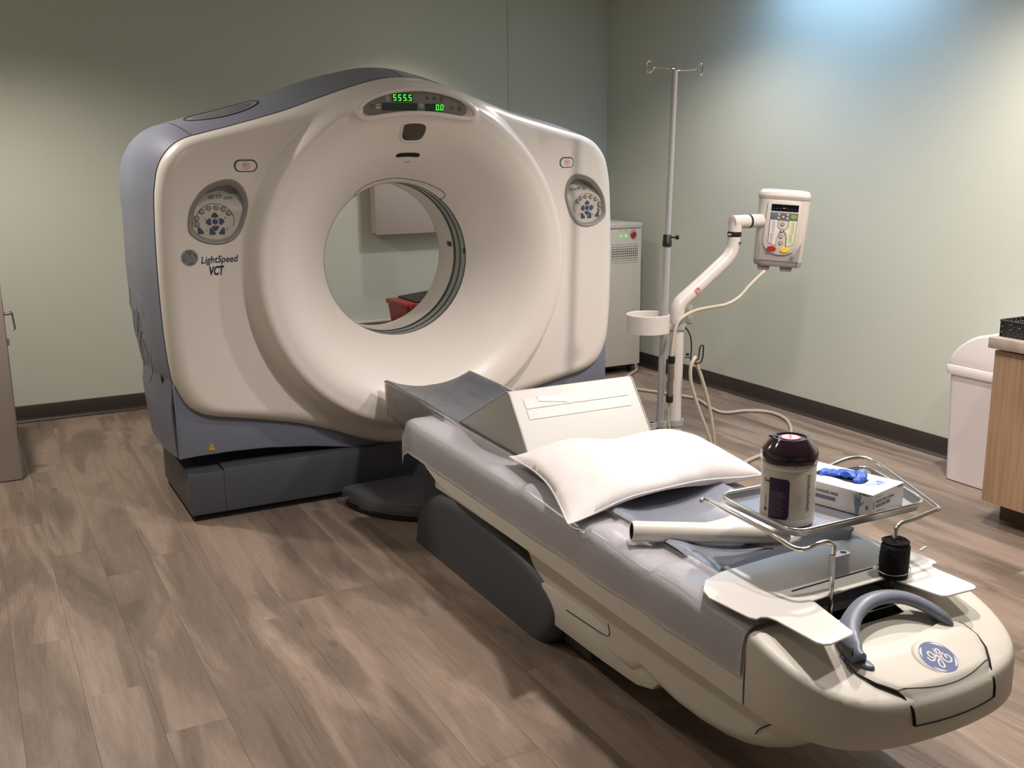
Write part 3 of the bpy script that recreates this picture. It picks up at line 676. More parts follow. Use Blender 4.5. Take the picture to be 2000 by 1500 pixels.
# control panels in their wells
def control(poly, c, mir, label, sy=1.0):
    yb = YFACE
    # frame ring
    o1 = [(p.x, p.y) for p in cr([(a, b, 0) for a, b in poly], 4, True)]; i1 = scl(o1, c, .84); n = len(o1); i1 = [(x, z-.004) for x, z in i1]
    def fy(p): return face_y(p[0], p[1], True)
    rows = [[(p[0], fy(p)+.004, p[1]) for p in o1], [(p[0], fy(p)-.003, p[1]) for p in scl(o1, c, .99)], [(p[0], fy(p)-.006, p[1]) for p in scl(o1, c, .96)], [(p[0], fy(p)-.003, p[1]) for p in scl(o1, c, .90)], [(p[0], fy(p)+.004, p[1]) for p in i1]]
    def ky(x, z): return YFACE+.006+.046*sm(c[1]+.0, c[1]+.095, z)
    i2 = scl(i1, c, .97)
    rows.append([(p[0], ky(*p)+.001, p[1]) for p in i2])
    bm = B(); grid(bm, rows, closed_u=True); cp = obj('control_panel', bm, 'frame', sc); cp['label'] = label
    bm = B(); rings = [[(p[0], ky(*p), p[1]) for p in scl(i2, c, k)] for k in (1.0, .85, .7, .5, .3, .1)]; V = grid(bm, rings, closed_u=True); bm.faces.new(V[-1]); obj('keypad', bm, 'keypad', cp)
    KS = 1.32*sy
    U = lambda dx, dz: (c[0]+(-dx if mir else dx)*KS-(.004 if not mir else -.004), c[1]+(dz-.018)*KS)
    def key(name, poly2, m, rim='keyrim'):
        cx = sum(p[0] for p in poly2)/len(poly2); cz = sum(p[1] for p in poly2)/len(poly2)
        bm = B(); y = ky(cx, cz); prism(bm, poly2, y-.0035, y, 'Y'); 
        for f in bm.faces: f.material_index = 0
        prism(bm, scl(poly2, (cx, cz), .80), y-.0048, y-.0035, 'Y')
        for f in bm.faces:
            if f.calc_center_median().y < y-.0036: f.material_index = 1
        obj(name, bm, [rim, m], cp)
    for (dx, dz) in ((-.008, .0610), ): key('round_key', ell(*U(dx, dz), .0095, .0095, 16), 'keygreen')
    key('round_key', ell(*U(.013, .0625), .0100, .0100, 16), 'keygrey')
    for (dx, dz) in ((-.062, .002), (-.062, -.016), (-.045, .022), (-.024, .030), (-.001, .031), (.020, .027), (.036, .015)): key('round_key', ell(*U(dx, dz), .0105, .0105, 16), 'keygrey')
    L = U(.042, .058); obj('small_lcd', slab(B(), rrect(.036, .018, .001, 1, *L), ky(*L)-.001, .002), 'lcdlight', cp)
    ac = (-.007, -.010)
    key('arrow_key', ell(*U(*ac), .0105, .0105, 16), 'keyblue')
    for a in (0, 90, 180, 270):
        r = math.radians(a); pts = []
        for (u, v) in ((.013, -.009), (.013, .009), (.018, .010), (.027, .003), (.027, -.003), (.018, -.010)):
            dx, dz = u*math.cos(r)-v*math.sin(r), u*math.sin(r)+v*math.cos(r); pts.append(U(ac[0]+dx, ac[1]+dz))
        key('arrow_key', pts, 'keyblue')
    for (dx, dz, s) in ((-.052, -.036, 1), (-.017, -.040, 1), (.012, -.040, -1)): key('arrow_key', [U(dx-.008*s, dz+.010), U(dx-.003*s, dz+.011), U(dx+.009*s, dz-.004), U(dx+.008*s, dz-.009), U(dx-.008*s, dz-.009)], 'keyblue')
    for (dx, dz) in ((-.001, .069), (.021, .067), (-.036, -.002), (.024, .001), (-.072, -.010), (-.034, -.036), (.028, -.034)): p = U(dx, dz); obj('indicator_mark', slab(B(), rrect(.0055, .003, .0005, 1, *p), ky(*p)-.0005, .001), 'black', cp)
    bm = B(); a2 = [U(ac[0]+(.058)*math.cos(t), ac[1]+.002+(.052)*math.sin(t)) for t in [math.radians(k) for k in range(-20, 205, 9)]]
    tube(bm, [(p[0], ky(*p)-.0006, p[1]) for p in a2], .0011, 5); obj('keypad_ridge', bm, 'keyrim', cp)
control(LP, LPc, False, 'teardrop control panel left of the bore')
control(RP, RPc, True, 'teardrop control panel right of the bore', .95)
# emblem and lettering
bm = emblem_bm((0, 1, 2)); place2d(bm, .799, 1.124, .033); on_face(bm, .002); obj('emblem', bm, ['embgrey', 'silver', 'silver'], sc, smooth=False)['label'] = 'round grey script monogram emblem'
bm = text_bm('LightSpeed', .040, .22, .0004, sx=.80); bb = [v.co.x for v in bm.verts]; k = .150/(max(bb)-min(bb)); place2d(bm, .915, 1.110, 1, sx=k); on_face(bm); obj('lettering', bm, 'ink', sc, smooth=False)['label'] = 'navy italic word LightSpeed'
bm = text_bm('VCT', .050, .28, .0016, sx=.72); bb = [v.co.x for v in bm.verts]; k = .060/(max(bb)-min(bb)); place2d(bm, .898, 1.064, 1, sx=k); on_face(bm); obj('lettering', bm, 'ink', sc, smooth=False)['label'] = 'navy italic letters VCT'
# warning triangle on the lower cover
bm = B(); tri = [(.822, .300), (.852, .300), (.837, .331)]; prism(bm, tri, 4.3495, 4.352, 'Y'); ws = obj('warning_sticker', bm, 'yellow', sc); ws['label'] = 'small yellow warning triangle'
bm = B(); ribbon(bm, [(.8255, .3025), (.8485, .3025), (.837, .326), (.8255, .3025)], .0016); slab2 = [v for v in bm.verts]
for v in bm.verts: v.co = Vector((v.co.x, 4.349, v.co.y))
slab(bm, rrect(.0028, .010, .001, 1, .837, .313), 4.3492, .0006); slab(bm, rrect(.0028, .0025, .001, 1, .837, .3055), 4.3492, .0006); obj('exclamation_mark', bm, 'black', ws, smooth=False)
# vent on the top cover: dark oval laid on the shell surface
def shell_surf(x, s):
    """point on shell top at world x, depth s"""
    n0 = idx_at(x-CX); a, b = (n0, n0+1) if SH[n0][0] <= x else (n0-1, n0)
    t = (x-SH[a][0])/(SH[b][0]-SH[a][0]); return shell_pt(a, s).lerp(shell_pt(b, s), t)
bm = B(); rings = []
for k in (1.0, .92, .7, .4, .1):
    rr_ = []
    for j in range(40):
        a = 2*PI*j/40; p = shell_surf(1.055+.150*k*math.cos(a), .30+.15*k*math.sin(a)); p.z += .002 if k == 1 else (-.001 if k == .92 else .001); rr_.append(p)
    rings.append(rr_)
V = grid(bm, rings, closed_u=True); bm.faces.new(V[-1]); v_ = obj('vent_grille', bm, 'vent', sc); v_['label'] = 'dark oval mesh vent'
bm = B(); tube(bm, [p+Vector((0, 0, .0005)) for p in rings[0]], .0015, 6, closed=True); obj('vent_rim', bm, 'groove', v_)
# swirl relief on the left side cover
def side_surf(y, z):
    cand = [i for i in range(len(SH)//2) if SH[i][0] < CX-0.9]; i = min(cand, key=lambda q: abs(SH[q][1]-z)); 
    j = i+1 if SH[i][1] < z else i-1; j = max(0, j); a, b = SH[i], SH[j]; t = (z-a[1])/(b[1]-a[1]) if b[1] != a[1] else 0
    kk = sm(1.0, .25, z); s = (y-4.376)/((YBK-4.376)*(1-.28*kk)); return shell_pt(i, s).lerp(shell_pt(j, s), max(0, min(1, t)))
bm = B()
for st in SCRIPT:
    pts = c2(st, 5); P3 = [side_surf(4.84-.26*a, .74+.26*b)+Vector((.0006, 0, 0)) for a, b in pts]; tube(bm, P3, .0022, 6)
for pts, w in swirls():
    P3 = [side_surf(4.84-.27*a, .74+.27*b)+Vector((.0006, 0, 0)) for a, b in pts]; tube(bm, P3, .0022, 6)
obj('swirl_relief', bm, 'bluedk', side_l)
bm = B(); p = side_surf(4.50, .60); cyl(bm, p, .018, .008, 20, Matrix.Rotation(PI/2, 4, 'Y')); obj('screw_cap', bm, 'groove', side_l)

# ================================================================== PATIENT TABLE
tb = thing('patient_table', (CX, 2.6, 0), 'long cream and grey patient table running out from the scanner bore', 'patient table')
def tz(y): return 0.019*(y-1.64)
YN, YT0, YT1 = 1.635, 1.638, 3.56
# side rails / top body
bm = B(); prof = [(-.328, .305), (-.3285, .36), (-.326, .40), (-.322, .452), (-.30, .470), (-.15, .474), (.15, .474), (.30, .470), (.322, .452), (.326, .40), (.3285, .36), (.328, .305), (.29, .300), (-.29, .300)]
ys = [YT0, 1.66, 2.2, 2.8, 3.20, 3.34, 3.44, 3.50, 3.545, 3.565, 3.57]; bot = {3.20: 0, 3.34: .015, 3.44: .045, 3.50: .075, 3.545: .11, 3.565: .14, 3.57: .16}
rows = []
for y in ys:
    b_ = bot.get(y, 0); row = []
    for (u, z) in prof:
        z2 = max(z, .305+b_+.012*sm(1.7, 3.2, y)) if z < .44 else z
        row.append((CX+u, y, z2+tz(y)*(1 if z > .4 else .5)))
    rows.append(row)
V = grid(bm, rows, closed_u=True); bm.faces.new(V[0][::-1]); bm.faces.new(V[-1])
PX0, PX1, PY0, PY1 = 1.648, 1.888, 1.590, 1.702
def cut_pocket(bm):
    for co, no in (((PX0, 0, 0), (1, 0, 0)), ((PX1, 0, 0), (1, 0, 0)), ((0, PY0, 0), (0, 1, 0)), ((0, PY1, 0), (0, 1, 0)), ((0, 0, .412), (0, 0, 1))):
        bmesh.ops.bisect_plane(bm, geom=bm.verts[:]+bm.edges[:]+bm.faces[:], plane_co=co, plane_no=no, dist=1e-5)
    kill = [f for f in bm.faces if PX0 < f.calc_center_median().x < PX1 and PY0 < f.calc_center_median().y < PY1 and f.calc_center_median().z > .412]
    bmesh.ops.delete(bm, geom=kill, context='FACES')
cut_pocket(bm); obj('table_body', bm, 'cream', tb, ang=30)['label'] = 'cream table body with flat side rail'
# raised line along the rail
bm = B(); tube(bm, [(CX-.3290, y, .372+tz(y)*.5) for y in (1.66, 2.4, 3.3)], .0018, 6); tube(bm, [(CX+.3290, y, .372+tz(y)*.5) for y in (1.66, 2.4, 3.3)], .0018, 6); obj('rail_line', bm, 'cream', tb)
# cradle: curved trough
def cradle_z(u, y):
    a = min(1, abs(u)/.212); return .468+.040*a**2.2*(.25+.75*sm(1.86, 2.06, y))+tz(y)-.004*sm(2.0, 1.85, y)
bm = B(); rows = []; N = 24
ysc = [1.70, 1.9, 2.3, 2.8, 3.3, 3.7, 4.0, 4.10, 4.135, 4.142]
for y in ysc:
    row = []
    for k in range(N+1):
        u = -.212+.424*k/N; row.append((CX+u, y-(.0 if y < 4.1 else .02*(1-(u/.212)**2)), cradle_z(u, y)))
    for (u, z) in ((.216, .495), (.214, .44), (.195, .36 if y > 3.4 else .44), (.10, .335 if y > 3.4 else .43), (-.10, .335 if y > 3.4 else .43), (-.195, .36 if y > 3.4 else .44), (-.214, .44), (-.216, .495)): row.append((CX+u, y, z+tz(y)))
    rows.append(row)
V = grid(bm, rows, closed_u=True); bm.faces.new(V[0][::-1]); bm.faces.new(V[-1]); obj('cradle', bm, 'white', tb, ang=35)['label'] = 'white underside and flanks of the sliding cradle'
bm = B(); rows = []
for i in range(61):
    y = 1.71+(4.13-1.71)*i/60; row = []
    for k in range(31):
        u = -.214+.428*k/30; wv = .0022*noise.noise(Vector((u*9, y*5, 0)))*2+.0016*noise.noise(Vector((u*26, y*11, 3)))
        e = abs(u)/.214; z = cradle_z(u, y)+.008+wv*(1 if e < .97 else .3)
        if e > .93: z -= .010*((e-.93)/.07)**2
        yy = y+.030*(e**2)*(i/60)**6; row.append((CX+u, yy, z))
    rows.append(row)
grid(bm, rows); bmesh.ops.solidify(bm, geom=bm.faces[:], thickness=.003); obj('cradle_mat', bm, 'mat', tb, ang=60)['label'] = 'slate blue cushioned cradle mat'
# end cap (nose)
NOSE = [(.328, 1.632), (.329, 1.60), (.3285, 1.56), (.322, 1.51), (.306, 1.46), (.280, 1.415), (.245, 1.382), (.20, 1.360), (.15, 1.347), (.10, 1.340), (.05, 1.336), (0, 1.335)]
nd = dense(NOSE, 4); nfull = [(CX-a, b) for a, b in nd]+[(CX+a, b) for a, b in reversed(nd[:-1])]
def nose_top(x, y):
    z = .480-.325*max(0, 1.62-y)**1.08
    return z
def nose_in(p, k):
    """inset towards the spine"""
    s = (CX+(p[0]-CX)*.25, 1.56); return (p[0]+(s[0]-p[0])*k, p[1]+((s[1] if p[1] < 1.56 else p[1])-p[1])*k)
lv = []
for (ins, dz, zab) in ((.06, None, .302), (.015, None, .303), (0, None, .312), (0, None, .345), (.002, -.026, None), (.008, -.014, None), (.020, -.006, None), (.040, -.001, None), (.08, .002, None), (.2, .003, None), (.4, .004, None), (.7, .005, None), (1.0, .005, None)):
    row = []
    for p in nfull:
        q = nose_in(p, ins); z = zab if zab is not None else nose_top(*q)+dz
        if zab is not None and zab > .34: z = min(max(zab, nose_top(*q)-.06), nose_top(*q)-.034)
        row.append((q[0], q[1], z))
    lv.append(row)
bm = B(); V = grid(bm, lv); cut_pocket(bm)
obj('end_cap', bm, 'cream', tb, ang=50)['label'] = 'rounded cream end cap nearest the camera'
bm = B(); flat(bm, [nose_in(p, .06) for p in nfull], 0, .303); obj('end_cap_underside', bm, 'cream', tb)
# centre: cap panel with raised emblem hood
bm = B(); rows = []
NU, NV = 28, 30
def hood_w(v):     # half width along the panel (v 0 = back, 1 = lower front lip)
    return interp([(0, .165), (.15, .185), (.35, .186), (.55, .168), (.72, .138), (.82, .124), (1, .120)], v)
def hood_pt(u, v):
    w = hood_w(v); x = CX+u*w
    yb = 1.505-.02*(1-u*u); ye = 1.338+.012*u*u*(w/.12)
    if v < .82:
        t = v/.82; y = yb+(ye+.004-yb)*t; d = nose_top(x, y)
        lift = .0135+.014*math.exp(-(((x-CX-.008)/.075)**2+((y-1.44)/.05)**2))*0
        # bulge and front rounding
        z = d+lift-.017*sm(.84, 1.0, t)**1.2+.006*(1-u*u)*sm(0, .3, t)
        e = abs(u); z -= .0055*sm(.90, 1.0, e)
        return Vector((x, y-.004*t, z))
    t = (v-.82)/.18; a = hood_pt(u, .8199); return Vector((x, a.y+(ye-.0115-a.y)*math.sin(t*PI/2)**.5, a.z-(a.z-.350)*t))
for j in range(NV+1):
    v = j/NV; rows.append([hood_pt(-1+2*i/NU, v) for i in range(NU+1)])
grid(bm, rows); bmesh.ops.recalc_face_normals(bm, faces=bm.faces); hood = obj('end_hood', bm, 'cream', tb, ang=50); hood['label'] = 'cream hood plate with round blue emblem'
for s in (-1, 1):
    bm = B(); pts = [hood_pt(s*1.0, v/20)+Vector((s*.0022, 0, .0002)) for v in range(2, 21)]; tube(bm, pts, [.0008+.0026*sm(.3, .7, v/20) for v in range(2, 21)], 8); obj('hood_seam', bm, 'groove', tb)
bm = B(); tube(bm, [hood_pt(-1+2*i/14, 1.0)+Vector((0, -.0005, -.001)) for i in range(15)], .0016, 6); obj('hood_seam', bm, 'groove', tb)
bm = B(); tube(bm, [hood_pt(-1+2*i/20, .70+.06*(1-(-1+2*i/20)**2))+Vector((0, 0, .0002)) for i in range(21)], .0008, 6); obj('hood_line', bm, 'inkdark', tb)
# emblem on the hood
def on_hood(bm, c, s, m, lift=.004):
    n = Vector((0, -.42, 1)).normalized(); ux = Vector((1, 0, 0)); uy = n.cross(ux)
    for v in bm.verts: v.co = c+ux*v.co.x*s+uy*v.co.y*s+n*(v.co.z*s*.5+lift)
ec = Vector((1.780, 1.405, nose_top(1.780, 1.405)+.0215))
bm = B(); Mq = Matrix((Vector((1, 0, 0)), Vector((0, -.42, 1)).normalized().cross(Vector((1, 0, 0))), Vector((0, -.42, 1)).normalized())).transposed().to_4x4()
lathe(bm, [(.058, -.012), (.056, -.004), (.050, .001), (.0475, .002)], ec, 48, Mq); obj('emblem_base', bm, 'cream', hood)
bm = emblem_bm((0, 1, 2)); on_hood(bm, ec, .0465, None, .0028); obj('emblem', bm, ['embblue', 'embwhite', 'embwhite'], hood, smooth=False)['label'] = 'round blue emblem with white script monogram'
# dark pocket between cap and body
bm = B(); t_ = .004
box(bm, ((PX0+PX1)/2, (PY0+PY1)/2, .410), (PX1-PX0+.01, PY1-PY0+.01, t_)); box(bm, ((PX0+PX1)/2, PY1+.002, .4405), (PX1-PX0+.01, t_, .071)); box(bm, ((PX0+PX1)/2, PY0-.002, .4425), (PX1-PX0+.01, t_, .069))
for x in (PX0-.002, PX1+.002): box(bm, (x, (PY0+PY1)/2, .4455), (t_, PY1-PY0+.008, .077))
obj('pocket', bm, 'inkdark', tb, smooth=False)['label'] = 'dark accessory pocket behind the handle'
bm = B(); prism(bm, [(1.665, 1.594), (1.77, 1.594), (1.775, 1.612), (1.765, 1.622), (1.675, 1.612)], .413, .462, 'Z', .004, 2); obj('pocket_lip', bm, 'cream', tb)
# handle
hp = cr([(1.600, 1.460, .446), (1.606, 1.486, .460), (1.624, 1.518, .479), (1.662, 1.545, .500), (1.716, 1.564, .515), (1.770, 1.569, .518), (1.822, 1.562, .512), (1.866, 1.542, .497), (1.900, 1.510, .474), (1.914, 1.482, .452)], 6)
n = len(hp); bm = B(); rings = []
for i in range(n):
    t = (hp[min(i+1, n-1)]-hp[max(i-1, 0)]).normalized(); q = i/(n-1); b_ = Vector((.25, 1, 0)); b_ = (b_-t*b_.dot(t)).normalized(); a_ = t.cross(b_)
    wb = interp([(0, .040), (.10, .036), (.22, .029), (.36, .0225), (.7, .021), (.92, .023), (1, .012)], q); th_ = interp([(0, .017), (.2, .017), (.4, .0155), (.92, .0145), (1, .007)], q)
    rings.append([bm.verts.new(hp[i]+b_*math.cos(2*PI*k/20)*wb+a_*math.sin(2*PI*k/20)*th_) for k in range(20)])
for i in range(n-1):
    for k in range(20): bm.faces.new((rings[i][k], rings[i][(k+1) % 20], rings[i+1][(k+1) % 20], rings[i+1][k]))
bm.faces.new(rings[0][::-1]); bm.faces.new(rings[-1])
prism(bm, [(p.x, p.y) for p in cr([(1.580, 1.505, 0), (1.582, 1.465, 0), (1.594, 1.442, 0), (1.612, 1.428, 0), (1.622, 1.440, 0), (1.628, 1.475, 0), (1.618, 1.515, 0), (1.60, 1.525, 0)], 4, True)], .420, .452, 'Z', .006, 2)
hd = obj('handle', bm, 'blue', tb, ang=60); hd['label'] = 'blue-grey arched pull handle'
bm = B(); hd_v = Vector((-.55, -.75, .35)).normalized(); cyl(bm, Vector((1.603, 1.478, .462))+hd_v*.0235, .0085, .004, 20, Vector((0, 0, 1)).rotation_difference(hd_v).to_matrix().to_4x4()); obj('handle_hole', bm, 'groove', hd)
# lower lift housing (cream hull under the rail)
hull = [(1.475, .298), (1.50, .262), (1.55, .225), (1.61, .192), (1.67, .168), (1.74, .152), (1.84, .140), (1.94, .137), (2.06, .146), (2.10, .150), (2.14, .12), (2.30, .108), (2.48, .098), (2.62, .10), (2.70, .15), (2.80, .26), (2.86, .300)]
bm = B(); prism(bm, hull, CX-.298, CX+.298, 'X'); 
es = [e for e in bm.edges if all(abs(abs(v.co.x-CX)-.298) < 1e-4 for v in e.verts) and abs(e.verts[0].co.x-e.verts[1].co.x) < 1e-6 and not (abs(e.verts[0].co.z-.3) < .01 and abs(e.verts[1].co.z-.3) < .01)]
bmesh.ops.bevel(bm, geom=es, offset=.045, segments=5, affect='EDGES', profile=.5); 
for v in bm.verts: v.co.x = CX+(v.co.x-CX)*(1-.12*sm(1.7, 2.7, v.co.y))
lh = obj('lift_housing', bm, 'cream', tb, ang=45); lh['label'] = 'cream hull-shaped lift housing under the rail'
bm = B(); prism(bm, [(2.02, .158), (2.06, .120), (2.13, .100), (2.30, .092), (2.60, .088), (2.66, .11), (2.66, .20), (2.30, .215), (2.10, .20)], CX-.2745, CX-.20, 'X', .008, 2); obj('lower_side_flap', bm, 'cream', tb)
bm = B(); tube(bm, [(CX-.2750, y, z) for y, z in ((2.27, .225), (2.262, .20), (2.268, .185), (2.30, .18), (2.50, .172))], .0018, 6); obj('flap_seam', bm, 'inkdark', tb)
bm = B(); tube(bm, cr([(CX-.296, 1.56, .292), (CX-.300, 1.61, .25), (CX-.285, 1.64, .205), (CX-.24, 1.66, .17)], 5), .0015, 6); obj('housing_seam', bm, 'inkdark', tb)
bm = B(); box(bm, (CX, 1.80, .297), (.60, .36, .010), .003); obj('gap_strip', bm, 'groove', tb)
obj('pedestal', boxb(CX-.22, CX+.22, 2.45, 3.75, .002, .34, .02), 'bluedk', tb)
obj('carriage_plate', boxb(CX-.27, CX+.27, 2.7, 3.5, .27, .315, .01), 'cream', tb)
# foot pods both sides
pod = [(3.665, .001), (3.685, .03), (3.680, .08), (3.64, .15), (3.57, .205), (3.47, .250), (3.35, .272), (3.20, .280), (3.02, .278), (2.87, .262), (2.73, .232), (2.63, .198), (2.575, .160), (2.555, .118), (2.572, .06), (2.63, .001)]
pod = [(p.x, p.y) for p in cr([(a, b, 0) for a, b in pod], 3)]
for s in (-1, 1):
    bm = B(); xo = CX+s*.286; xi = CX+s*.12; prism(bm, pod, xo, xi, 'X')
    es = [e for e in bm.edges if all(abs(v.co.x-xo) < 1e-5 for v in e.verts) and max(v.co.z for v in e.verts) > .012]
    bmesh.ops.bevel(bm, geom=es, offset=.045, segments=7, affect='EDGES', profile=.5); obj('foot_cover', bm, 'bluedk', tb, ang=50)['label'] = 'dark blue-grey bean-shaped foot cover'

# plastic sheet draped over the table top
bm = B(); rows = []; ny = 110
def sheet_row(y, side):
    out = []; t = tz(y); prof = [(.213, .503), (.219, .492), (.232, .489), (.262, .490), (.295, .489), (.312, .484), (.322, .474), (.329, .455), (.3325, .430), (.3335, .405), (.334, .388), (.3342, .374)]
    for k, (u, z) in enumerate(prof):
        w = noise.noise(Vector((y*6.5, k*.25, side*9)))*.0035*(k/11)+noise.noise(Vector((y*16+u*30, u*8, side)))*.0016
        # steps in the plateau where the sheet is folded
        st = 0
        for ys_, h in ((2.70, .013), (2.31, .015), (2.00, .013)):
            st += h*sm(ys_+.012, ys_-.012, y)*sm(ys_-.25, ys_-.06, y)
        zz = z+t+w+(st if 2 < k < 7 else st*.55 if k <= 8 else 0)
        if k >= 10: zz = z+t*.5+noise.noise(Vector((y*3, 5, side)))*.001
        out.append((CX+side*(u+abs(w)*.6+st*.25*(k > 5)), y, zz))
    return out
for side in (-1, 1):
    rows = [sheet_row(1.642+(3.60-1.642)*j/ny, side) for j in range(ny+1)]
    # hanging ragged end
    last = rows[-1]; e1 = [(x+side*.004, y+.030, z-.004-.012*(k/11)) for k, (x, y, z) in enumerate(last)]
    e2 = [(x+side*.010*(k/11), y+.052-.018*(k/11), z-.035-.02*math.sin(k*1.3)) for k, (x, y, z) in enumerate(last)]
    rows += [e1, e2]; grid(bm, rows)
bmesh.ops.solidify(bm, geom=bm.faces[:], thickness=.0012)
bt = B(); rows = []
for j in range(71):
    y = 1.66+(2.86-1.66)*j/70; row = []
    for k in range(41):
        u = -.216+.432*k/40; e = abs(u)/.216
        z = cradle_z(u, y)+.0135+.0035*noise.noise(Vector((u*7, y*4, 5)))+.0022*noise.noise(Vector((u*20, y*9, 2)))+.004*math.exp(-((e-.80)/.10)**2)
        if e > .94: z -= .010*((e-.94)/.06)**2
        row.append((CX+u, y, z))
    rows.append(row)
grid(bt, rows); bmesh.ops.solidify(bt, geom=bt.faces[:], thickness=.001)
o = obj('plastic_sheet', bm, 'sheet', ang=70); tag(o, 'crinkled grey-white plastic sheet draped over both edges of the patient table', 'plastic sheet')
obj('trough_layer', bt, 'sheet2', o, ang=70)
bm = B(); rows = []
for j in range(9):
    t = j/8; y = 3.50+.62*t
    row = [Vector((CX-.219-.012*(1-t)*k, y, .512+tz(y)-.03*k-.004*math.sin(k*2+j))) for k in (0, 1, 2, 3, 4, 4.8)]
    rows.append(row)
grid(bm, rows); bmesh.ops.solidify(bm, geom=bm.faces[:], thickness=.001); obj('clear_flap', bm, 'tint', o, ang=70)
# semicircular platform by the gantry with a plastic wrap
pf = thing('floor_platform', (1.765, 3.98, 0), 'low dark half-round floor platform between scanner and table foot', 'platform')
def half(rx, ry, y0, n=28): return [(CX+.03-rx*math.cos(PI*k/n), y0-ry*math.sin(PI*k/n)) for k in range(n+1)]
bm = B(); prism(bm, half(.42, .43, 4.22), .001, .030, 'Z', .004, 1); obj('rubber_edge', bm, 'black', pf)
bm = B(); prism(bm, half(.41, .42, 4.22), .030, .075, 'Z', .012, 3); obj('top_plate', bm, 'bluedk', pf)
bm = B(); rows = []; hh = half(.425, .435, 4.24, 40)
for k, (s_, z) in enumerate(((1.012, .024), (1.008, .055), (.985, .080), (.90, .083), (.6, .084), (.25, .086))):
    rows.append([(CX+.03+(x-CX-.03)*s_*(1+.012*noise.noise(Vector((i*.7, k, 0)))), 4.24+(y-4.24)*s_, z+.005*noise.noise(Vector((i*.5, k*2, 1)))+(.01 if k == 0 and i < 5 else 0)) for i, (x, y) in enumerate(hh)])
grid(bm, rows); o = obj('plastic_wrap', bm, 'tint'); tag(o, 'clear plastic wrap over the low floor platform beside the scanner base', 'plastic sheet')

# ------------------------------------------------------------------ things on the table
# wedge cushion
wg = thing('wedge_cushion', (1.81, 3.05, .52), 'light grey triangular wedge cushion on the table behind the pillow', 'cushion')
wp = [(3.415, .540), (3.405, .530), (2.885, .525), (2.865, .528), (2.862, .540), (3.000, .728), (3.012, .737), (3.026, .735)]
bm = B(); prism(bm, wp, 1.565, 2.062, 'X', .007, 3)
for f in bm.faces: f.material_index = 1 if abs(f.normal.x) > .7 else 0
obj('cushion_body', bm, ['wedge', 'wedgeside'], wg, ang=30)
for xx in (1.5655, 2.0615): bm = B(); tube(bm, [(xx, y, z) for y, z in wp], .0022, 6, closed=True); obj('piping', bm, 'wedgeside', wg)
fa, fb = Vector((0, 2.862, .540)), Vector((0, 3.000, .728)); fn = Vector((0, -(fb.z-fa.z), fb.y-fa.y)).normalized()
def wface(x, t, l=.002): p = fa.lerp(fb, t); return Vector((x, p.y, p.z))+fn*l
def wquad(name, pts, m, th=.002, par=wg):
    bm = B(); a = [bm.verts.new(wface(x, t, .0005)) for x, t in pts]; b = [bm.verts.new(wface(x, t, th)) for x, t in pts]; k = len(pts); bm.faces.new(b)
    for i in range(k): bm.faces.new((a[i], a[(i+1) % k], b[(i+1) % k], b[i]))
    return obj(name, bm, m, par, smooth=False)
wquad('fabric_strip', [(1.610, .915), (2.020, .915), (2.020, .755), (1.610, .755)], 'loop')
wquad('fabric_strip', [(1.610, .745), (2.020, .745), (2.020, .585), (1.610, .585)], 'loop')
wquad('paper_tag', [(1.664, .93), (1.770, .87), (1.772, .78), (1.664, .85)], 'paper', .004)

# pillow
bm = B(); NUp, NVp = 60, 44
A, Bc, Cc, Dc = Vector((1.510, 2.900)), Vector((1.385, 2.315)), Vector((2.135, 2.375)), Vector((2.190, 2.760))
def prow(sgn):
    rows = []
    for j in range(NVp+1):
        v = j/NVp; row = []
        for i in range(NUp+1):
            u = i/NUp; su, sv = 2*u-1, 2*v-1
            # corners kept, edges pulled inwards
            pu = su*(1-.075*(1-sv*sv)**1.0); pv = sv*(1-.085*(1-su*su)**1.0)
            uu, vv = (pu+1)/2, (pv+1)/2
            p = Bc.lerp(Cc, uu).lerp(A.lerp(Dc, uu), vv)
            e = (max(0, 1-abs(su)**(5.5 if su > 0 else 2.6))*max(0, 1-abs(sv)**2.8))**.50
            th = .056+.026*math.exp(-((u-.78)/.19)**2)+.016*math.exp(-((u-.24)/.16)**2)-.010*math.exp(-((u-.46)/.12)**2)
            wr = .008*noise.noise(Vector((u*7+v*2, v*2.5, 2)))*e
            wr += .006*max(0, 1-e)*e*noise.noise(Vector((u*16, v*12, 7)))
            wr += .0050*math.sin((u*1.0+v*.30)*36+4*noise.noise(Vector((u*3, v*3, 1))))*math.exp(-((u-.62)/.22)**2)*e*sm(.1, .7, 1-v)
            zb = .556-.030*sm(.35, .0, u)*sm(.5, 0, v)-.022*sm(.6, 1, u)-.012*sm(.3, 0, u)*sm(.6, 1, v)+.010*sm(.5, 1, v)*math.exp(-((u-.3)/.3)**2)
            # rest on the deck: lower half flatter
            z = zb+(th*e*1.02+wr if sgn > 0 else -min(th*e*.62, max(.0, zb-.512)))
            if sgn < 0 and e > .25: z = max(z, .512+tz(p.y)*.2)
            row.append((p.x, p.y, z))
        rows.append(row)
    return rows
top, botm = prow(1), prow(-1); V1 = grid(bm, top); V2 = grid(bm, botm)
bmesh.ops.remove_doubles(bm, verts=bm.verts, dist=.0008)
pl = thing('pillow', (1.8, 2.6, .52), 'plump white cotton pillow lying across the patient table', 'pillow')
obj('pillow_case', bm, 'pillow', pl, ang=80)
bm = B(); edge = [Vector(top[0][i]) for i in range(NUp+1)]+[Vector(top[j][NUp]) for j in range(1, NVp+1)]+[Vector(top[NVp][i]) for i in range(NUp-1, -1, -1)]+[Vector(top[j][0]) for j in range(NVp-1, 0, -1)]
tube(bm, edge, .0026, 6, closed=True); obj('seam_edge', bm, 'pillow', pl)
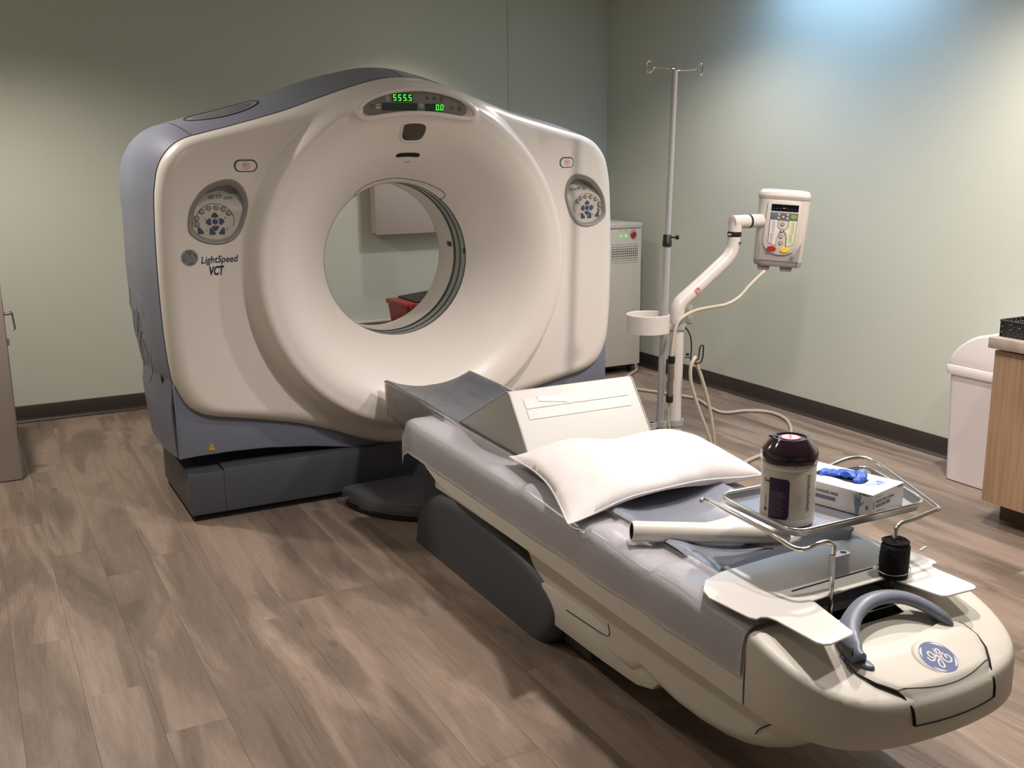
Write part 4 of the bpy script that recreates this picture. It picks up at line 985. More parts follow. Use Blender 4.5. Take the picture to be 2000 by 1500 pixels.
bm = B(); c0 = Vector(top[0][0]); tube(bm, cr([c0, c0+Vector((.012, -.012, -.01)), c0+Vector((.030, -.016, -.016)), c0+Vector((.036, -.024, -.020)), c0+Vector((.030, -.030, -.021)), c0+Vector((.026, -.020, -.018))], 5), .0012, 6); obj('loose_thread', bm, 'pillow', pl)

# paper roll core
tr = thing('paper_roll', (1.68, 2.05, .53), 'white cardboard tube lying across the table in front of the pillow', 'tube')
d = Vector((1.878-1.482, 1.990-2.150, -.030)); Lt = d.length; d.normalize(); R_ = .0275; p0 = Vector((1.482, 2.150, .5420)); p1 = p0+d*Lt
bm = B(); q = Vector((0, 0, 1)).rotation_difference(d).to_matrix().to_4x4()
lathe(bm, [(R_*.80, 0), (R_*.98, 0), (R_, .002), (R_, Lt-.002), (R_*.98, Lt), (R_*.80, Lt)], p0, 40, q, cap0=False, cap1=False); obj('tube_shell', bm, 'tube', tr)
bm = B(); lathe(bm, [(R_*.80, .0005), (R_*.79, Lt/2), (R_*.80, Lt-.0005)], p0, 40, q, cap0=False, cap1=False); 
lathe(bm, [(R_*.79, Lt*.5), (.0001, Lt*.5)], p0, 40, q, cap0=False, cap1=False); obj('cardboard_core', bm, 'card', tr)
# paper sheet under/behind the tube
def sheet(name, poly, z, m, label, cat, th=.0015, amp=.003, fn_=None):
    bm = B(); prism(bm, poly, 0, th, 'Z'); bmesh.ops.triangulate(bm, faces=[f for f in bm.faces if len(f.verts) > 4]); bmesh.ops.subdivide_edges(bm, edges=bm.edges[:], cuts=3, use_grid_fill=True)
    for v in bm.verts: v.co.z += z+(fn_(v.co.x, v.co.y) if fn_ else 0)+amp*noise.noise(Vector((v.co.x*12, v.co.y*12, 0)))
    return tag(obj(name, bm, m, ang=60), label, cat)
mz = lambda x, y: cradle_z(min(.212, abs(x-CX)), y)+.012 if abs(x-CX) < .215 else .507+tz(y)
sheet('paper_sheet', [(1.70, 2.185), (1.735, 2.18), (1.78, 2.205), (1.86, 2.20), (1.95, 2.16), (2.05, 2.05), (2.085, 1.95), (2.02, 1.90), (1.85, 1.90)], .004, 'paper', 'torn white paper sheet behind the cardboard tube', 'paper', .001, .001, mz)
o = sheet('folded_pad', [(1.575, 1.895), (1.585, 1.852), (1.72, 1.845), (1.95, 1.86), (2.03, 1.90), (2.02, 1.955), (1.88, 1.950), (1.70, 1.925)], .012, 'padgrey', 'folded grey pad tucked between the cardboard tube and the white board', 'pad', .010, .002, mz)

# accessory board
bd = thing('accessory_board', (CX, 1.68, .51), 'thin glossy white plastic board with side flanges above the table end', 'board')
hb = [(0, 1.895), (.20, 1.888), (.27, 1.868), (.312, 1.826), (.326, 1.79), (.320, 1.662), (.312, 1.648), (.296, 1.650), (.284, 1.642), (.278, 1.622), (.274, 1.522), (.268, 1.507), (.252, 1.500), (.162, 1.508), (.150, 1.516), (.146, 1.534), (.130, 1.652), (0, 1.655)]
poly = [(a*.958, b-1.68) for a, b in hb]+[(-a*.975, b-1.68) for a, b in reversed(hb[1:-1])]
poly = [(x-(.024 if (x < 0 and x > -.2 and y < -.10) else (.008 if x < 0 and y < -.1 else 0)), y-(.022 if (x < 0 and y < -.10) else 0)) for x, y in poly]
a_ = math.radians(2.4); poly = [(CX+x*math.cos(a_)-y*math.sin(a_)-.006, 1.670+x*math.sin(a_)+y*math.cos(a_)) for x, y in poly]
bm = B(); prism(bm, poly, .511, .516, 'Z', .0012, 1); obj('board_plate', bm, 'board', bd)
bm = B()
for y, x0, x1 in ((1.700, 1.625, 1.895),): tube(bm, [(x0, y-.003, .5163), (x1, y+.005, .5163)], .0032, 8, flat=.15)
obj('board_slot', bm, 'groove', bd)
bm = B(); box(bm, (CX, 1.79, .502), (.40, .10, .017), .004); obj('spacer', bm, 'board', bd)
bm = B(); tube(bm, [(2.088, 1.730, .514), (2.100, 1.726, .522), (2.106, 1.722, .524)], .003, 8); obj('edge_tab', bm, 'board', bd)

# instrument tray on two posts
ty = thing('instrument_tray', (1.8, 1.7, .45), 'stainless steel rimmed instrument tray on two posts at the table end', 'tray')
PA, PB = Vector((1.699, 1.646, .44)), Vector((1.903, 1.652, .44)); TZ = .664
rim = [(1.634, 1.990), (1.622, 1.690), (2.052, 1.690), (2.150, 1.985)]
def rcorner(poly, r, n=5):
    out = []; m = len(poly)
    for i in range(m):
        p, a, b = Vector(poly[i]), Vector(poly[i-1]), Vector(poly[(i+1) % m]); da, db = (a-p).normalized(), (b-p).normalized()
        s, e = p+da*r, p+db*r
        for k in range(n+1):
            t = k/n; out.append(((1-t)**2*s.x+2*t*(1-t)*p.x+t*t*e.x, (1-t)**2*s.y+2*t*(1-t)*p.y+t*t*e.y))
    return out
ro = rcorner(rim, .045); cc = (1.865, 1.84)
bm = B(); rows = [[(x, y, z) for x, y in scl(ro, cc, k)] for k, z in ((1.0, TZ), (.985, TZ-.003), (.970, TZ-.014), (.962, TZ-.018), (1.0, TZ-.004))]
grid(bm, rows, closed_u=True); obj('tray_wall', bm, 'brushed', ty, ang=50)
bm = B(); prism(bm, scl(ro, cc, .968), TZ-.0180, TZ-.0165, 'Z'); obj('tray_pan', bm, 'brushed', ty, ang=30)
bm = B(); tube(bm, [(x, y, TZ+.001) for x, y in ro], .0045, 10, closed=True); obj('tray_rim', bm, 'steel', ty)
fr = [PA+Vector((0, 0, -.005)), PA+Vector((0, 0, .10)), PA+Vector((.000, .0, .182)), PA+Vector((-.004, .002, .196)), PA+Vector((-.018, .004, .204)), PA+Vector((-.045, .008, .203)), Vector((1.640, 1.662, .634)), Vector((1.618, 1.668, .632)), Vector((1.605, 1.690, .636)), Vector((1.600, 1.75, .648)), Vector((1.604, 1.88, .652)), Vector((1.612, 1.985, .652)), Vector((1.606, 2.010, .652)), Vector((1.596, 2.006, .650))]
bm = B(); tube(bm, cr(fr, 5), .0058, 12); obj('support_rod', bm, 'steel', ty)
fr = [PB+Vector((0, 0, -.005)), PB+Vector((0, 0, .10)), PB+Vector((.000, .0, .182)), PB+Vector((.006, .002, .196)), PB+Vector((.022, .004, .203)), PB+Vector((.06, .006, .204)), Vector((2.03, 1.664, .648)), Vector((2.066, 1.668, .650)), Vector((2.080, 1.690, .652)), Vector((2.125, 1.84, .668)), Vector((2.150, 1.95, .682)), Vector((2.135, 1.985, .690)), Vector((2.08, 1.995, .690)), Vector((2.0, 1.998, .672))]
bm = B(); tube(bm, cr(fr, 5), .0058, 12); obj('support_rod', bm, 'steel', ty)
bm = B(); tube(bm, [PB+Vector((0, 0, -.003)), PB+Vector((0, 0, .15))], .0066, 12); obj('yellowed_sleeve', bm, 'brass', ty)
bm = B()
for P_ in (PA, PB): lathe(bm, [(.012, 0), (.012, .014), (.009, .018)], P_+Vector((0, 0, -.032)), 20)
obj('post_socket', bm, 'black', ty)
bm = B(); prism(bm, rcorner([(1.690, 1.630), (1.742, 1.630), (1.742, 1.656), (1.690, 1.656)], .011), .560, .612, 'Z', .001, 1); cl_ = obj('clamp_block', bm, 'brushed', ty); cl_['label'] = 'satin steel clamp block on the left post'
bm = B(); cyl(bm, (1.7265, 1.643, .6122), .0075, .0015, 20); obj('clamp_hole', bm, 'groove', cl_)
# black rolled strap
t_ = thing('rolled_strap', (1.903, 1.652, .555), 'black fabric strap rolled round the right tray post', 'strap')
bm = B(); lathe(bm, [(.016, -.047), (.030, -.044), (.034, -.036), (.035, 0), (.034, .034), (.030, .043), (.017, .046)], (1.905, 1.650, .557), 28)
for v in bm.verts:
    a = math.atan2(v.co.y-1.650, v.co.x-1.905); k = 1+.10*math.cos(a-.6)**2+.03*math.sin(3*a+v.co.z*60); v.co.x = 1.905+(v.co.x-1.905)*k; v.co.y = 1.650+(v.co.y-1.650)*k
obj('strap_roll', bm, 'strap', t_, ang=70)
for k in (0, 1, 2, 3):
    bm = B(); tube(bm, [(1.905+(.016+.005*k)*math.cos(a), 1.650+(.016+.005*k)*math.sin(a), .604+.001*math.sin(3*a)) for a in [2*PI*j/20 for j in range(20)]], .0022, 6, closed=True); obj('strap_coil', bm, 'strap', t_)
bm = B(); tube(bm, [(1.905+.0395*math.cos(a), 1.650+.0375*math.sin(a), .533+.004*math.sin(a+1)) for a in [2*PI*j/36 for j in range(36)]], .0012, 6, closed=True); obj('rubber_band', bm, 'rubberband', t_)

# wipes canister
TP = TZ-.0155
cn = thing('wipes_canister', (1.672, 1.775, TP), 'white wipes canister with glossy plum lid standing on the steel tray', 'canister')
cx, cy = 1.694, 1.800; Rc = .0645
bm = B(); lathe(bm, [(Rc*.90, 0), (Rc*.97, .003), (Rc, .010), (Rc, .017), (Rc*.985, .019), (Rc, .021), (Rc, .118), (Rc*.985, .120), (Rc, .122), (Rc*1.0, .128), (Rc*.97, .131), (Rc*.97, .136)], (cx, cy, TP), 56); obj('canister_body', bm, 'can', cn)
ld = B(); lathe(ld, [(Rc*1.03, .132), (Rc*1.045, .134), (Rc*1.045, .152), (Rc*1.01, .157), (Rc*.72, .176), (Rc*.68, .179), (Rc*.66, .1805), (Rc*.58, .1805), (Rc*.56, .178)], (cx, cy, TP), 56); lid = obj('lid', ld, 'lid', cn, ang=28); lid['label'] = 'glossy plum flip lid'
bm = B(); box(bm, (cx-.030, cy+.026, TP+.180), (.022, .012, .003), .001, M=Matrix.Rotation(-.7, 4, 'Z')); obj('lid_tab', bm, 'lid', lid)
bm = B(); flat(bm, ell(0, 0, .024, .024, 32), 0, 0); flat(bm, ell(0, 0, .0195, .0195, 32), 1, .0004)
ribbon(bm, [(-.012, -.013), (.012, .013)], .0045, .0008, 0); ribbon(bm, [(-.010, .004), (-.002, .000), (.004, .008), (.009, .004)], .004, .0006, 2); ribbon(bm, [(-.006, -.006), (.004, -.002)], .003, .0006, 2)
for v in bm.verts: v.co = Vector((cx+v.co.x, cy+v.co.y, TP+.1792+v.co.z))
obj('lid_sticker', bm, ['inkred', 'boxwhite', 'inkdark'], lid, smooth=False)
def wrap(bm, cx, cy, R, a0, z0):
    """x of bm = arc length, y = height -> cylinder"""
    for v in bm.verts:
        a = a0+v.co.x/R; rr2 = R+v.co.z; v.co = Vector((cx+rr2*math.cos(a), cy+rr2*math.sin(a), z0+v.co.y))
    return bm
def strip_grid(x0, x1, z0, z1, rad, n=16):
    """rounded rectangle as vertical strips"""
    bm = B(); cols = []
    for i in range(n+1):
        x = x0+(x1-x0)*i/n; d = max(0, (x-(x1-rad))); ex = rad-math.sqrt(max(0, rad*rad-d*d))
        cols.append((bm.verts.new((x, z0+ex, .0006)), bm.verts.new((x, z1-ex, .0006))))
    for i in range(n): bm.faces.new((cols[i][0], cols[i+1][0], cols[i+1][1], cols[i][1]))
    return bm
AF = math.atan2(-cy, -cx)      # towards the camera side
bm = strip_grid(-.046, .004, .018, .104, .008); wrap(bm, cx, cy, Rc, AF, TP); lb = obj('purple_label', bm, 'purple', cn); lb['label'] = 'dark purple back label with fine print'
random.seed(3)
bm = B()
for r_i in range(26):
    z = .076-.0021*r_i; L_ = random.choice((.030, .036, .040, .038, .034)); 
    if r_i in (7, 14, 20): L_ = .018
    n = 8
    for j in range(n):
        x0 = -.043+L_*j/n; x1 = x0+L_/n*random.uniform(.7, .97)
        bm.faces.new([bm.verts.new(p) for p in ((x0, z-.0005, .0009), (x1, z-.0005, .0009), (x1, z+.0005, .0009), (x0, z+.0005, .0009))])
for (x0, x1, z) in ((-.043, -.024, .0815), (-.020, -.002, .098)):
    bm.faces.new([bm.verts.new(p) for p in ((x0, z-.0008, .0009), (x1, z-.0008, .0009), (x1, z+.0008, .0009), (x0, z+.0008, .0009))])
wrap(bm, cx, cy, Rc, AF, TP); obj('fine_print', bm, 'lilac', lb, smooth=False)
bm = B()
for r_i in range(34):
    z = .112-.0023*r_i; x0 = .048; x1 = x0+random.uniform(.006, .011)
    bm.faces.new([bm.verts.new(p) for p in ((x0, z-.0005, .0007), (x1, z-.0005, .0007), (x1, z+.0005, .0007), (x0, z+.0005, .0007))])
for r_i in range(14):
    z = .062-.0026*r_i; x0 = -.060; x1 = x0+.005
    bm.faces.new([bm.verts.new(p) for p in ((x0, z-.0005, .0007), (x1, z-.0005, .0007), (x1, z+.0005, .0007), (x0, z+.0005, .0007))])
wrap(bm, cx, cy, Rc, AF, TP); obj('side_print', bm, 'inkdark', cn, smooth=False)
for (s, x, z, size) in (('Cloth', -.054, .095, .009), ('bar', -.056, .034, .010), ('20-08 108 20', -.040, .012, .0042)):
    bm = text_bm(s, size, bold=.0002); bmesh.ops.translate(bm, vec=(x, z, .0007), verts=bm.verts); wrap(bm, cx, cy, Rc, AF, TP); obj('print', bm, 'inkdark', cn, smooth=False)

for ch in [cn]+[o_ for o_ in bpy.data.objects if o_.parent is cn or (o_.parent and o_.parent.parent is cn)]:
    pass
for ch in [o_ for o_ in bpy.data.objects if o_.type == 'MESH' and (o_.parent is cn or (o_.parent and o_.parent.parent is cn))]:
    for v in ch.data.vertices: v.co.z *= 1.16
# glove box
BXW, BXD, BXH = .150, .245, .060
ang = math.radians(14)
gx = thing('glove_box', (1.912, 1.80, TP), 'white and purple box of blue exam gloves lying open on the steel tray', 'glove box', rotz=0)
Mb = Matrix.Translation((1.918, 1.838, TP)) @ Matrix.Rotation(ang, 4, 'Z')
def gob(name, bm, m, par=None, **k):
    bmesh.ops.transform(bm, matrix=Mb, verts=bm.verts); return obj(name, bm, m, par or gx, **k)
bm = B(); box(bm, (0, 0, BXH/2), (BXW, BXD, BXH), .0015, 2); gb = gob('carton', bm, 'boxwhite')
def bfront(bm, x, z, lift=.0006):
    for v in bm.verts: v.co = Vector((v.co.x+x, -BXD/2-lift-v.co.z, v.co.y+z))
    return bm
def bleft(bm, y, z, lift=.0006):
    for v in bm.verts: v.co = Vector((-BXW/2-lift-v.co.z, -(v.co.x)+y, v.co.y+z))
    return bm
def btop(bm, x, y, lift=.0006):
    for v in bm.verts: v.co = Vector((v.co.x+x, v.co.y+y, BXH+lift+v.co.z))
    return bm
def rect2(w, h): bm = B(); flat(bm, [(-w/2, -h/2), (w/2, -h/2), (w/2, h/2), (-w/2, h/2)]); return bm
gob('text_print', bfront(text_bm('Nitrile Exam Gloves', .0125, sx=.84, align='LEFT', bold=.0001), -.061, .040), 'inkdark', smooth=False)
gob('text_print', bfront(text_bm('POWDER-FREE', .0125, sx=.84, align='LEFT', bold=.0002), -.061, .0275), 'inkdark', smooth=False)
gob('text_print', bfront(text_bm('confiderm 4.5', .0055, align='LEFT'), -.061, .0515), 'inkdark', smooth=False)
gob('text_print', bfront(text_bm('MCKESSON', .0052, align='RIGHT', bold=.0003), .068, .0550), 'inkdark', smooth=False)
gob('text_print', bfront(text_bm('100', .0085, bold=.0003), -.030, .0095), 'inkdark', smooth=False)
gob('text_print', bfront(text_bm('2r', .006), -.012, .0095), 'inkdark', smooth=False)
gob('green_mark', bfront(rect2(.012, .012), -.047, .0095), 'green', smooth=False); gob('text_print', bfront(text_bm('M', .008, bold=.0003), -.047, .0095, .001), 'inkwhite', smooth=False)
gob('purple_mark', bfront(rect2(.004, .020), -.070, .033), 'boxpurple', smooth=False)
gob('text_print', bleft(text_bm('POWDER-FREE', .0105, align='LEFT', bold=.0002), .040, .038), 'inkdark', smooth=False)
gob('text_print', bleft(text_bm('MCKESSON', .0052, align='RIGHT', bold=.0003), -.1125, .0550), 'inkdark', smooth=False)
gob('purple_band', bleft(rect2(.135, .010), .045, .024), 'boxpurple', smooth=False)
gob('purple_mark', bleft(rect2(.008, .011), -.108, .024), 'boxpurple', smooth=False)
def hand2(s):
    bm = B(); flat(bm, [(-.10*s, -.9*s), (.12*s, -.9*s), (.22*s, -.25*s), (.30*s, .05*s), (.22*s, .30*s), (-.22*s, .30*s), (-.28*s, .0), (-.2*s, -.3*s)])
    for (x, dx, L_) in ((-.20, -.10, .50), (-.07, -.03, .62), (.07, .03, .60), (.20, .09, .48)): ribbon(bm, [(x*s, .22*s), ((x+dx*.5)*s, (.22+L_*.6)*s), ((x+dx)*s, (.25+L_)*s)], [.13*s, .11*s, .05*s])
    ribbon(bm, [(.20*s, -.15*s), (.42*s, .08*s), (.52*s, .28*s)], [.16*s, .13*s, .06*s]); return bm
gob('printed_hand', bleft(hand2(.032), -.082, .030), 'glovegrey', smooth=False)
bm = hand2(.042); bmesh.ops.rotate(bm, cent=(0, 0, 0), matrix=Matrix.Rotation(-1.75, 3, 'Z'), verts=bm.verts); gob('printed_hand', btop(bm, .018, -.078), 'gloveprint', smooth=False)
gob('purple_band', btop(rect2(.060, .030), -.032, .100), 'boxpurple', smooth=False)
bm = B(); flat(bm, [(p.x, p.y) for p in cr([(-.030, .070, 0), (-.012, .078, 0), (.012, .050, 0), (.020, .0, 0), (.030, -.045, 0), (.018, -.062, 0), (-.012, -.058, 0), (-.026, -.030, 0), (-.018, .020, 0)], 4, True)]); gob('opening', btop(bm, 0, .005), 'groove', smooth=False)
gv = tag(bpy.data.objects.new('blue_glove', None), 'crumpled blue nitrile glove poking out of the glove box opening', 'glove'); COL.objects.link(gv); gv.location = Mb @ Vector((0, 0, BXH))
for k, (path, r) in enumerate((([(-.022, .060, -.004), (-.010, .050, .004), (.000, .020, .006), (.006, -.012, .008), (.010, -.035, .006), (-.004, -.048, -.003)], [.008, .010, .011, .013, .012, .008]), ([(.012, -.005, -.004), (.016, -.020, .010), (.010, -.040, .010), (-.012, -.046, .004), (-.022, -.040, .001)], [.008, .011, .012, .009, .006]), ([(-.012, .060, -.004), (.004, .040, .005), (.012, .010, .004), (.020, -.030, -.004)], [.005, .008, .009, .006]))):
    bm = B(); pp = cr(path, 5); n = len(pp); rd = [interp([(i/(len(r)-1), r[i]) for i in range(len(r))], j/(n-1))*1.35 for j in range(n)]
    tube(bm, [p+Vector((0, 0, BXH+.001)) for p in pp], rd, 12, flat=.55)
    for v in bm.verts: v.co += Vector((noise.noise(v.co*90), noise.noise(v.co*90+Vector((3, 0, 0))), noise.noise(v.co*80+Vector((0, 7, 0)))))*.0055
    bmesh.ops.transform(bm, matrix=Mb, verts=bm.verts); obj('glove_fold', bm, 'glove', gv, ang=25)

# ================================================================== INJECTOR STAND
PY = 3.82
st = thing('injector_stand', (2.867, PY, 0), 'white contrast injector on a bent arm and post with an attached hooked metal pole', 'injector')
bm = B(); lathe(bm, [(.028, .10), (.034, .14), (.0335, .22), (.0300, .30), (.0325, .50), (.0335, .74), (.0335, .77)], (2.867, PY, 0), 36); obj('post', bm, 'injwhite', st)
arm = cr([(2.867, PY, .765), (2.868, PY, .800), (2.876, PY, .828), (2.900, PY, .853), (3.00, PY, .921), (3.10, PY, .992), (3.145, PY, 1.026), (3.172, PY, 1.060), (3.182, PY, 1.095), (3.185, PY, 1.130)], 6)
bm = B(); tube(bm, arm, [.0345-.0045*i/(len(arm)-1) for i in range(len(arm))], 24); obj('bent_arm', bm, 'injwhite', st)
bm = B(); lathe(bm, [(.0315, 0), (.0325, .003), (.0325, .020), (.0315, .023)], (3.186, PY, 1.128), 28); obj('black_ring', bm, 'black', st)
bm = B(); cyl(bm, (3.148, PY-.012, 1.140), .005, .016, 12, Matrix.Rotation(PI/2, 4, 'Y')); obj('set_screw', bm, 'chrome', st)
el = cr([(3.187, PY, 1.150), (3.189, PY, 1.178), (3.190, PY, 1.195)], 4); bm = B(); tube(bm, el, .0315, 24)
lathe(bm, [(.022, .0), (.031, .004), (.0315, .02), (.0315, .100)], (3.176-.010, PY, 1.1950), 24, Matrix.Rotation(PI/2, 4, 'Y')); obj('elbow', bm, 'injwhite', st, ang=50)
bm = B(); lathe(bm, [(.0325, 0), (.0325, .011)], (3.262, PY, 1.1950), 28, Matrix.Rotation(PI/2, 4, 'Y')); obj('black_ring', bm, 'black', st)
bm = B(); lathe(bm, [(.0315, 0), (.0315, .07)], (3.273, PY, 1.1950), 28, Matrix.Rotation(PI/2, 4, 'Y')); obj('swivel', bm, 'injwhite', st)
# control head, built in local coordinates (x right, y back, z up), then turned to the room
HR = Matrix.Translation((3.452, PY-.02, 1.157)) @ Matrix.Rotation(math.radians(-42), 4, 'Z') @ Matrix.Rotation(math.radians(4.0), 4, 'Y') @ Matrix.Rotation(math.radians(3), 4, 'X')
hw_, hh_, hd_ = .118, .172, .070
def hob(name, bm, m, par, **k): bmesh.ops.transform(bm, matrix=HR, verts=bm.verts); return obj(name, bm, m, par, **k)
bm = B(); secs = []
for z, s in ((-.150, .955), (-.146, .965), (.05, 1.0), (.140, 1.0), (.141, 1.0)):
    secs.append([(x*s, y*s, z) for x, y in rrect(2*hw_, 2*hd_, .045, 6)])
V = grid(bm, secs, closed_u=True); bm.faces.new(V[0][::-1]); bm.faces.new(V[-1]); hh = hob('control_head', bm, 'injwhite', st, ang=40); hh['label'] = 'white injector control head with keypad'
bm = B(); V = grid(bm, [[(x*s, y*s, z) for x, y in rrect(2*hw_, 2*hd_, .045, 6)] for z, s in ((.1405, 1.0), (.142, 1.02), (.154, 1.02), (.156, 1.01))], closed_u=True); bm.faces.new(V[0][::-1]); bm.faces.new(V[-1]); hob('grey_band', bm, 'injgrey', hh)
bm = B(); V = grid(bm, [[(x*s, y*s, z) for x, y in rrect(2*hw_, 2*hd_, .045, 6)] for z, s in ((.1555, 1.01), (.160, 1.0), (.170, .965), (.175, .90), (.177, .75))], closed_u=True); bm.faces.new(V[0][::-1]); bm.faces.new(V[-1]); hob('top_cap', bm, 'injwhite', hh)
bm = B(); V = grid(bm, [[(x*s, y*s, z) for x, y in rrect(2*hw_, 2*hd_, .045, 6)] for z, s in ((-.150, .965), (-.154, .965), (-.172, .93), (-.176, .88))], closed_u=True); bm.faces.new(V[0][::-1]); bm.faces.new(V[-1]); hob('bottom_shroud', bm, 'injgrey', hh)
for x in (-.062, .042):
    bm = B(); prism(bm, [(x-.030, -.175), (x+.030, -.175), (x+.027, -.196), (x+.022, -.200), (x-.022, -.200), (x-.027, -.196)], -.045, .03, 'Y', .004, 2); hob('syringe_mount', bm, 'injgrey', hh)
yf_ = -hd_
# grey lower facia and raised white face
bm = B(); prism(bm, [(-.088, -.146), (.095, -.146), (.099, -.06), (.070, -.105), (.030, -.122), (-.010, -.122), (-.050, -.108), (-.088, -.07)], yf_-.002, yf_+.01, 'Y'); hob('lower_facia', bm, 'injgrey', hh)
fp = [(-.072, .125), (-.064, .133), (.0, .137), (.072, .132), (.082, .124), (.084, .02), (.078, -.075), (.062, -.102), (.030, -.117), (-.006, -.119), (-.044, -.109), (-.070, -.085), (-.078, -.06), (-.078, .02)]
bm = B(); prism(bm, fp, yf_-.008, yf_+.01, 'Y', .004, 2); hob('raised_face', bm, 'injwhite', hh)
YF_ = yf_-.0085
def hslab(name, poly, m, l=0.0, th=.0012, bev=0): bm = B(); prism(bm, poly, YF_-l-th, YF_-l, 'Y', bev); return hob(name, bm, m, hh, smooth=False)
hslab('screen', [(-.055, .088), (.068, .088), (.068, .119), (-.055, .119)], 'screen')
for x in (-.045, -.030, -.015, .020, .038, .055): hslab('screen_mark', rrect(.006, .0025, .0005, 1, x, .099), 'btnblu', .0012, .0004)
hslab('screen_mark', rrect(.014, .003, .0005, 1, .003, .102), 'injgrey', .0012, .0004)
hslab('keypad_header', [(-.056, .046), (.070, .046), (.069, .081), (-.056, .081)], 'embgrey')
hslab('keypad_print', [(-.055, .046), (-.054, -.060), (-.033, -.073), (-.016, -.077), (-.013, -.02), (-.002, .0), (-.002, -.003), (-.018, .015), (-.018, .046)], 'boxwhite', 0, .0008)
hslab('keypad_print', [(.068, .046), (.062, -.060), (.046, -.073), (.030, -.077), (.030, -.02), (.014, .0), (.014, -.003), (.030, .015), (.030, .046)], 'palegreen', 0, .0008)
def hline(pts, m, w=.0022): 
    bm = B(); ribbon(bm, pts, w)
    for v in bm.verts: v.co = Vector((v.co.x, YF_-.0014, v.co.y))
    return hob('outline_print', bm, m, hh, smooth=False)
hline([(-.055, .046), (-.054, -.060), (-.018, -.074)], 'keyrim'); hline([(-.018, .046), (-.018, .015), (.002, -.003), (-.010, -.022), (-.018, -.040), (-.018, -.074)], 'keyrim')
hline([(.068, .046), (.062, -.060), (.028, -.076)], 'btngrn'); hline([(.031, .046), (.031, .015), (.010, -.003), (.022, -.022), (.028, -.040), (.028, -.076)], 'keyrim')
def chev(x, z, up): s = 1 if up else -1; hline([(x-.007, z-.0035*s), (x, z+.0035*s), (x+.007, z-.0035*s)], 'keyrim', .0016)
for k in range(6): chev(-.038, .036-.0085*k, True); chev(.050, .036-.0085*k, True)
for k in range(6): chev(-.040+.0*k, -.018-.0075*k, False); chev(.047-.0*k, -.018-.0075*k, False)
def hbtn(x, z, rx, ry, m, th=.003, name='button'):
    bm = B(); prism(bm, ell(x, z, rx, ry, 20), YF_-th, YF_, 'Y', min(.0008, th*.4), 1); return hob(name, bm, m, hh)
hbtn(-.041, .063, .012, .010, 'btnblu'); hbtn(.050, .064, .014, .0105, 'btngrn')
for x, z in ((-.018, .072), (-.018, .056), (.022, .073), (.022, .056)): hbtn(x, z, .0050, .0050, 'injwhite')
for z in (.062, .028, -.003, -.030, -.060): hbtn(.003, z, .0085, .0085, 'keyrim', .002, 'button_ring'); hbtn(.003, z, .0055, .0055, 'injwhite', .004)
hbtn(-.035, -.090, .021, .0125, 'btnred', .004); hbtn(.026, -.091, .021, .0125, 'btnyel', .004)
for x, z in ((-.035, -.090), (.026, -.091)): hline([(x+a*.006, z+b*.006) for a, b in circ()], 'keyrim', .0016)
hline([(x*.010+.062, z*.010-.130) for x, z in circ()], 'keyrim', .0016); hline([(.053, -.130), (.071, -.130)], 'keyrim', .0020); hline([(.062, -.139), (.062, -.121)], 'keyrim', .0020)
# small print ring on arm
bm = B(); c_ = Vector((2.955, PY-.034, .895)); 
tube(bm, [c_+Vector((.013*math.cos(a), 0, .013*math.sin(a))) for a in [2*PI*k/20 for k in range(20)]], .0012, 6, closed=True); tube(bm, [c_+Vector((.007*math.cos(a), 0, .007*math.sin(a))) for a in [2*PI*k/16 for k in range(16)]], .0012, 6, closed=True)
obj('warning_mark', bm, 'inkred', st)
bm = B(); cyl(bm, (3.195, PY-.033, 1.100), .006, .006, 14, Matrix.Rotation(PI/2, 4, 'X')); obj('blue_cap', bm, 'keyblue', st)
# brackets
for z, w in ((.735, .030), (.278, .026)):
    bm = B(); lathe(bm, [(.0345, -w/2), (.042, -w/2), (.042, w/2), (.0345, w/2)], (2.867, PY, z), 32, cap0=False, cap1=False); box(bm, (2.832, PY, z), (.050, .030, w), .003)
    lathe(bm, [(.0165, -w/2), (.026, -w/2), (.026, w/2), (.0165, w/2)], (2.790, PY, z), 28, cap0=False, cap1=False)
    obj('clamp_bracket', bm, 'steelmat', st)
bm = B(); lathe(bm, [(.014, -.013), (.024, -.013), (.024, .013), (.014, .013)], (2.735, PY, .278), 24, cap0=False, cap1=False); box(bm, (2.765, PY, .278), (.03, .02, .026), .002); obj('spare_socket', bm, 'steelmat', st)
# metal pole
bm = B(); tube(bm, [(2.779, PY, .10), (2.802, PY, 1.13)], .0170, 20); obj('pole_lower', bm, 'steelmat', st)
bm = B(); tube(bm, [(2.802, PY, 1.10), (2.824, PY, 1.86)], .0130, 20); obj('pole_upper', bm, 'steelmat', st)
bm = B(); lathe(bm, [(.018, -.026), (.021, -.024), (.021, .0), (.019, .003), (.019, .024), (.016, .028)], (2.802, PY, 1.127), 24); 
tube(bm, [(2.815, PY-.01, 1.144), (2.838, PY-.016, 1.144)], .006, 10); box(bm, (2.844, PY-.018, 1.142), (.012, .016, .020), .003); obj('height_collar', bm, 'black', st)
bm = B(); box(bm, (2.824, PY, 1.865), (.046, .018, .012), .002)
def hook(sx):
    return cr([(2.824+sx*a, PY, 1.865+b) for a, b in ((.010, 0), (.06, .003), (.105, .006), (.116, .002), (.126, -.010), (.133, -.017), (.143, -.014), (.151, .002), (.150, .020), (.143, .029), (.130, .030), (.122, .028))], 4)
for sx in (-1, 1): tube(bm, [p+Vector((0, 0, .002*(1 if sx < 0 else -1))) for p in hook(sx)], .0042, 10)
obj('bag_hooks', bm, 'chrome', st)
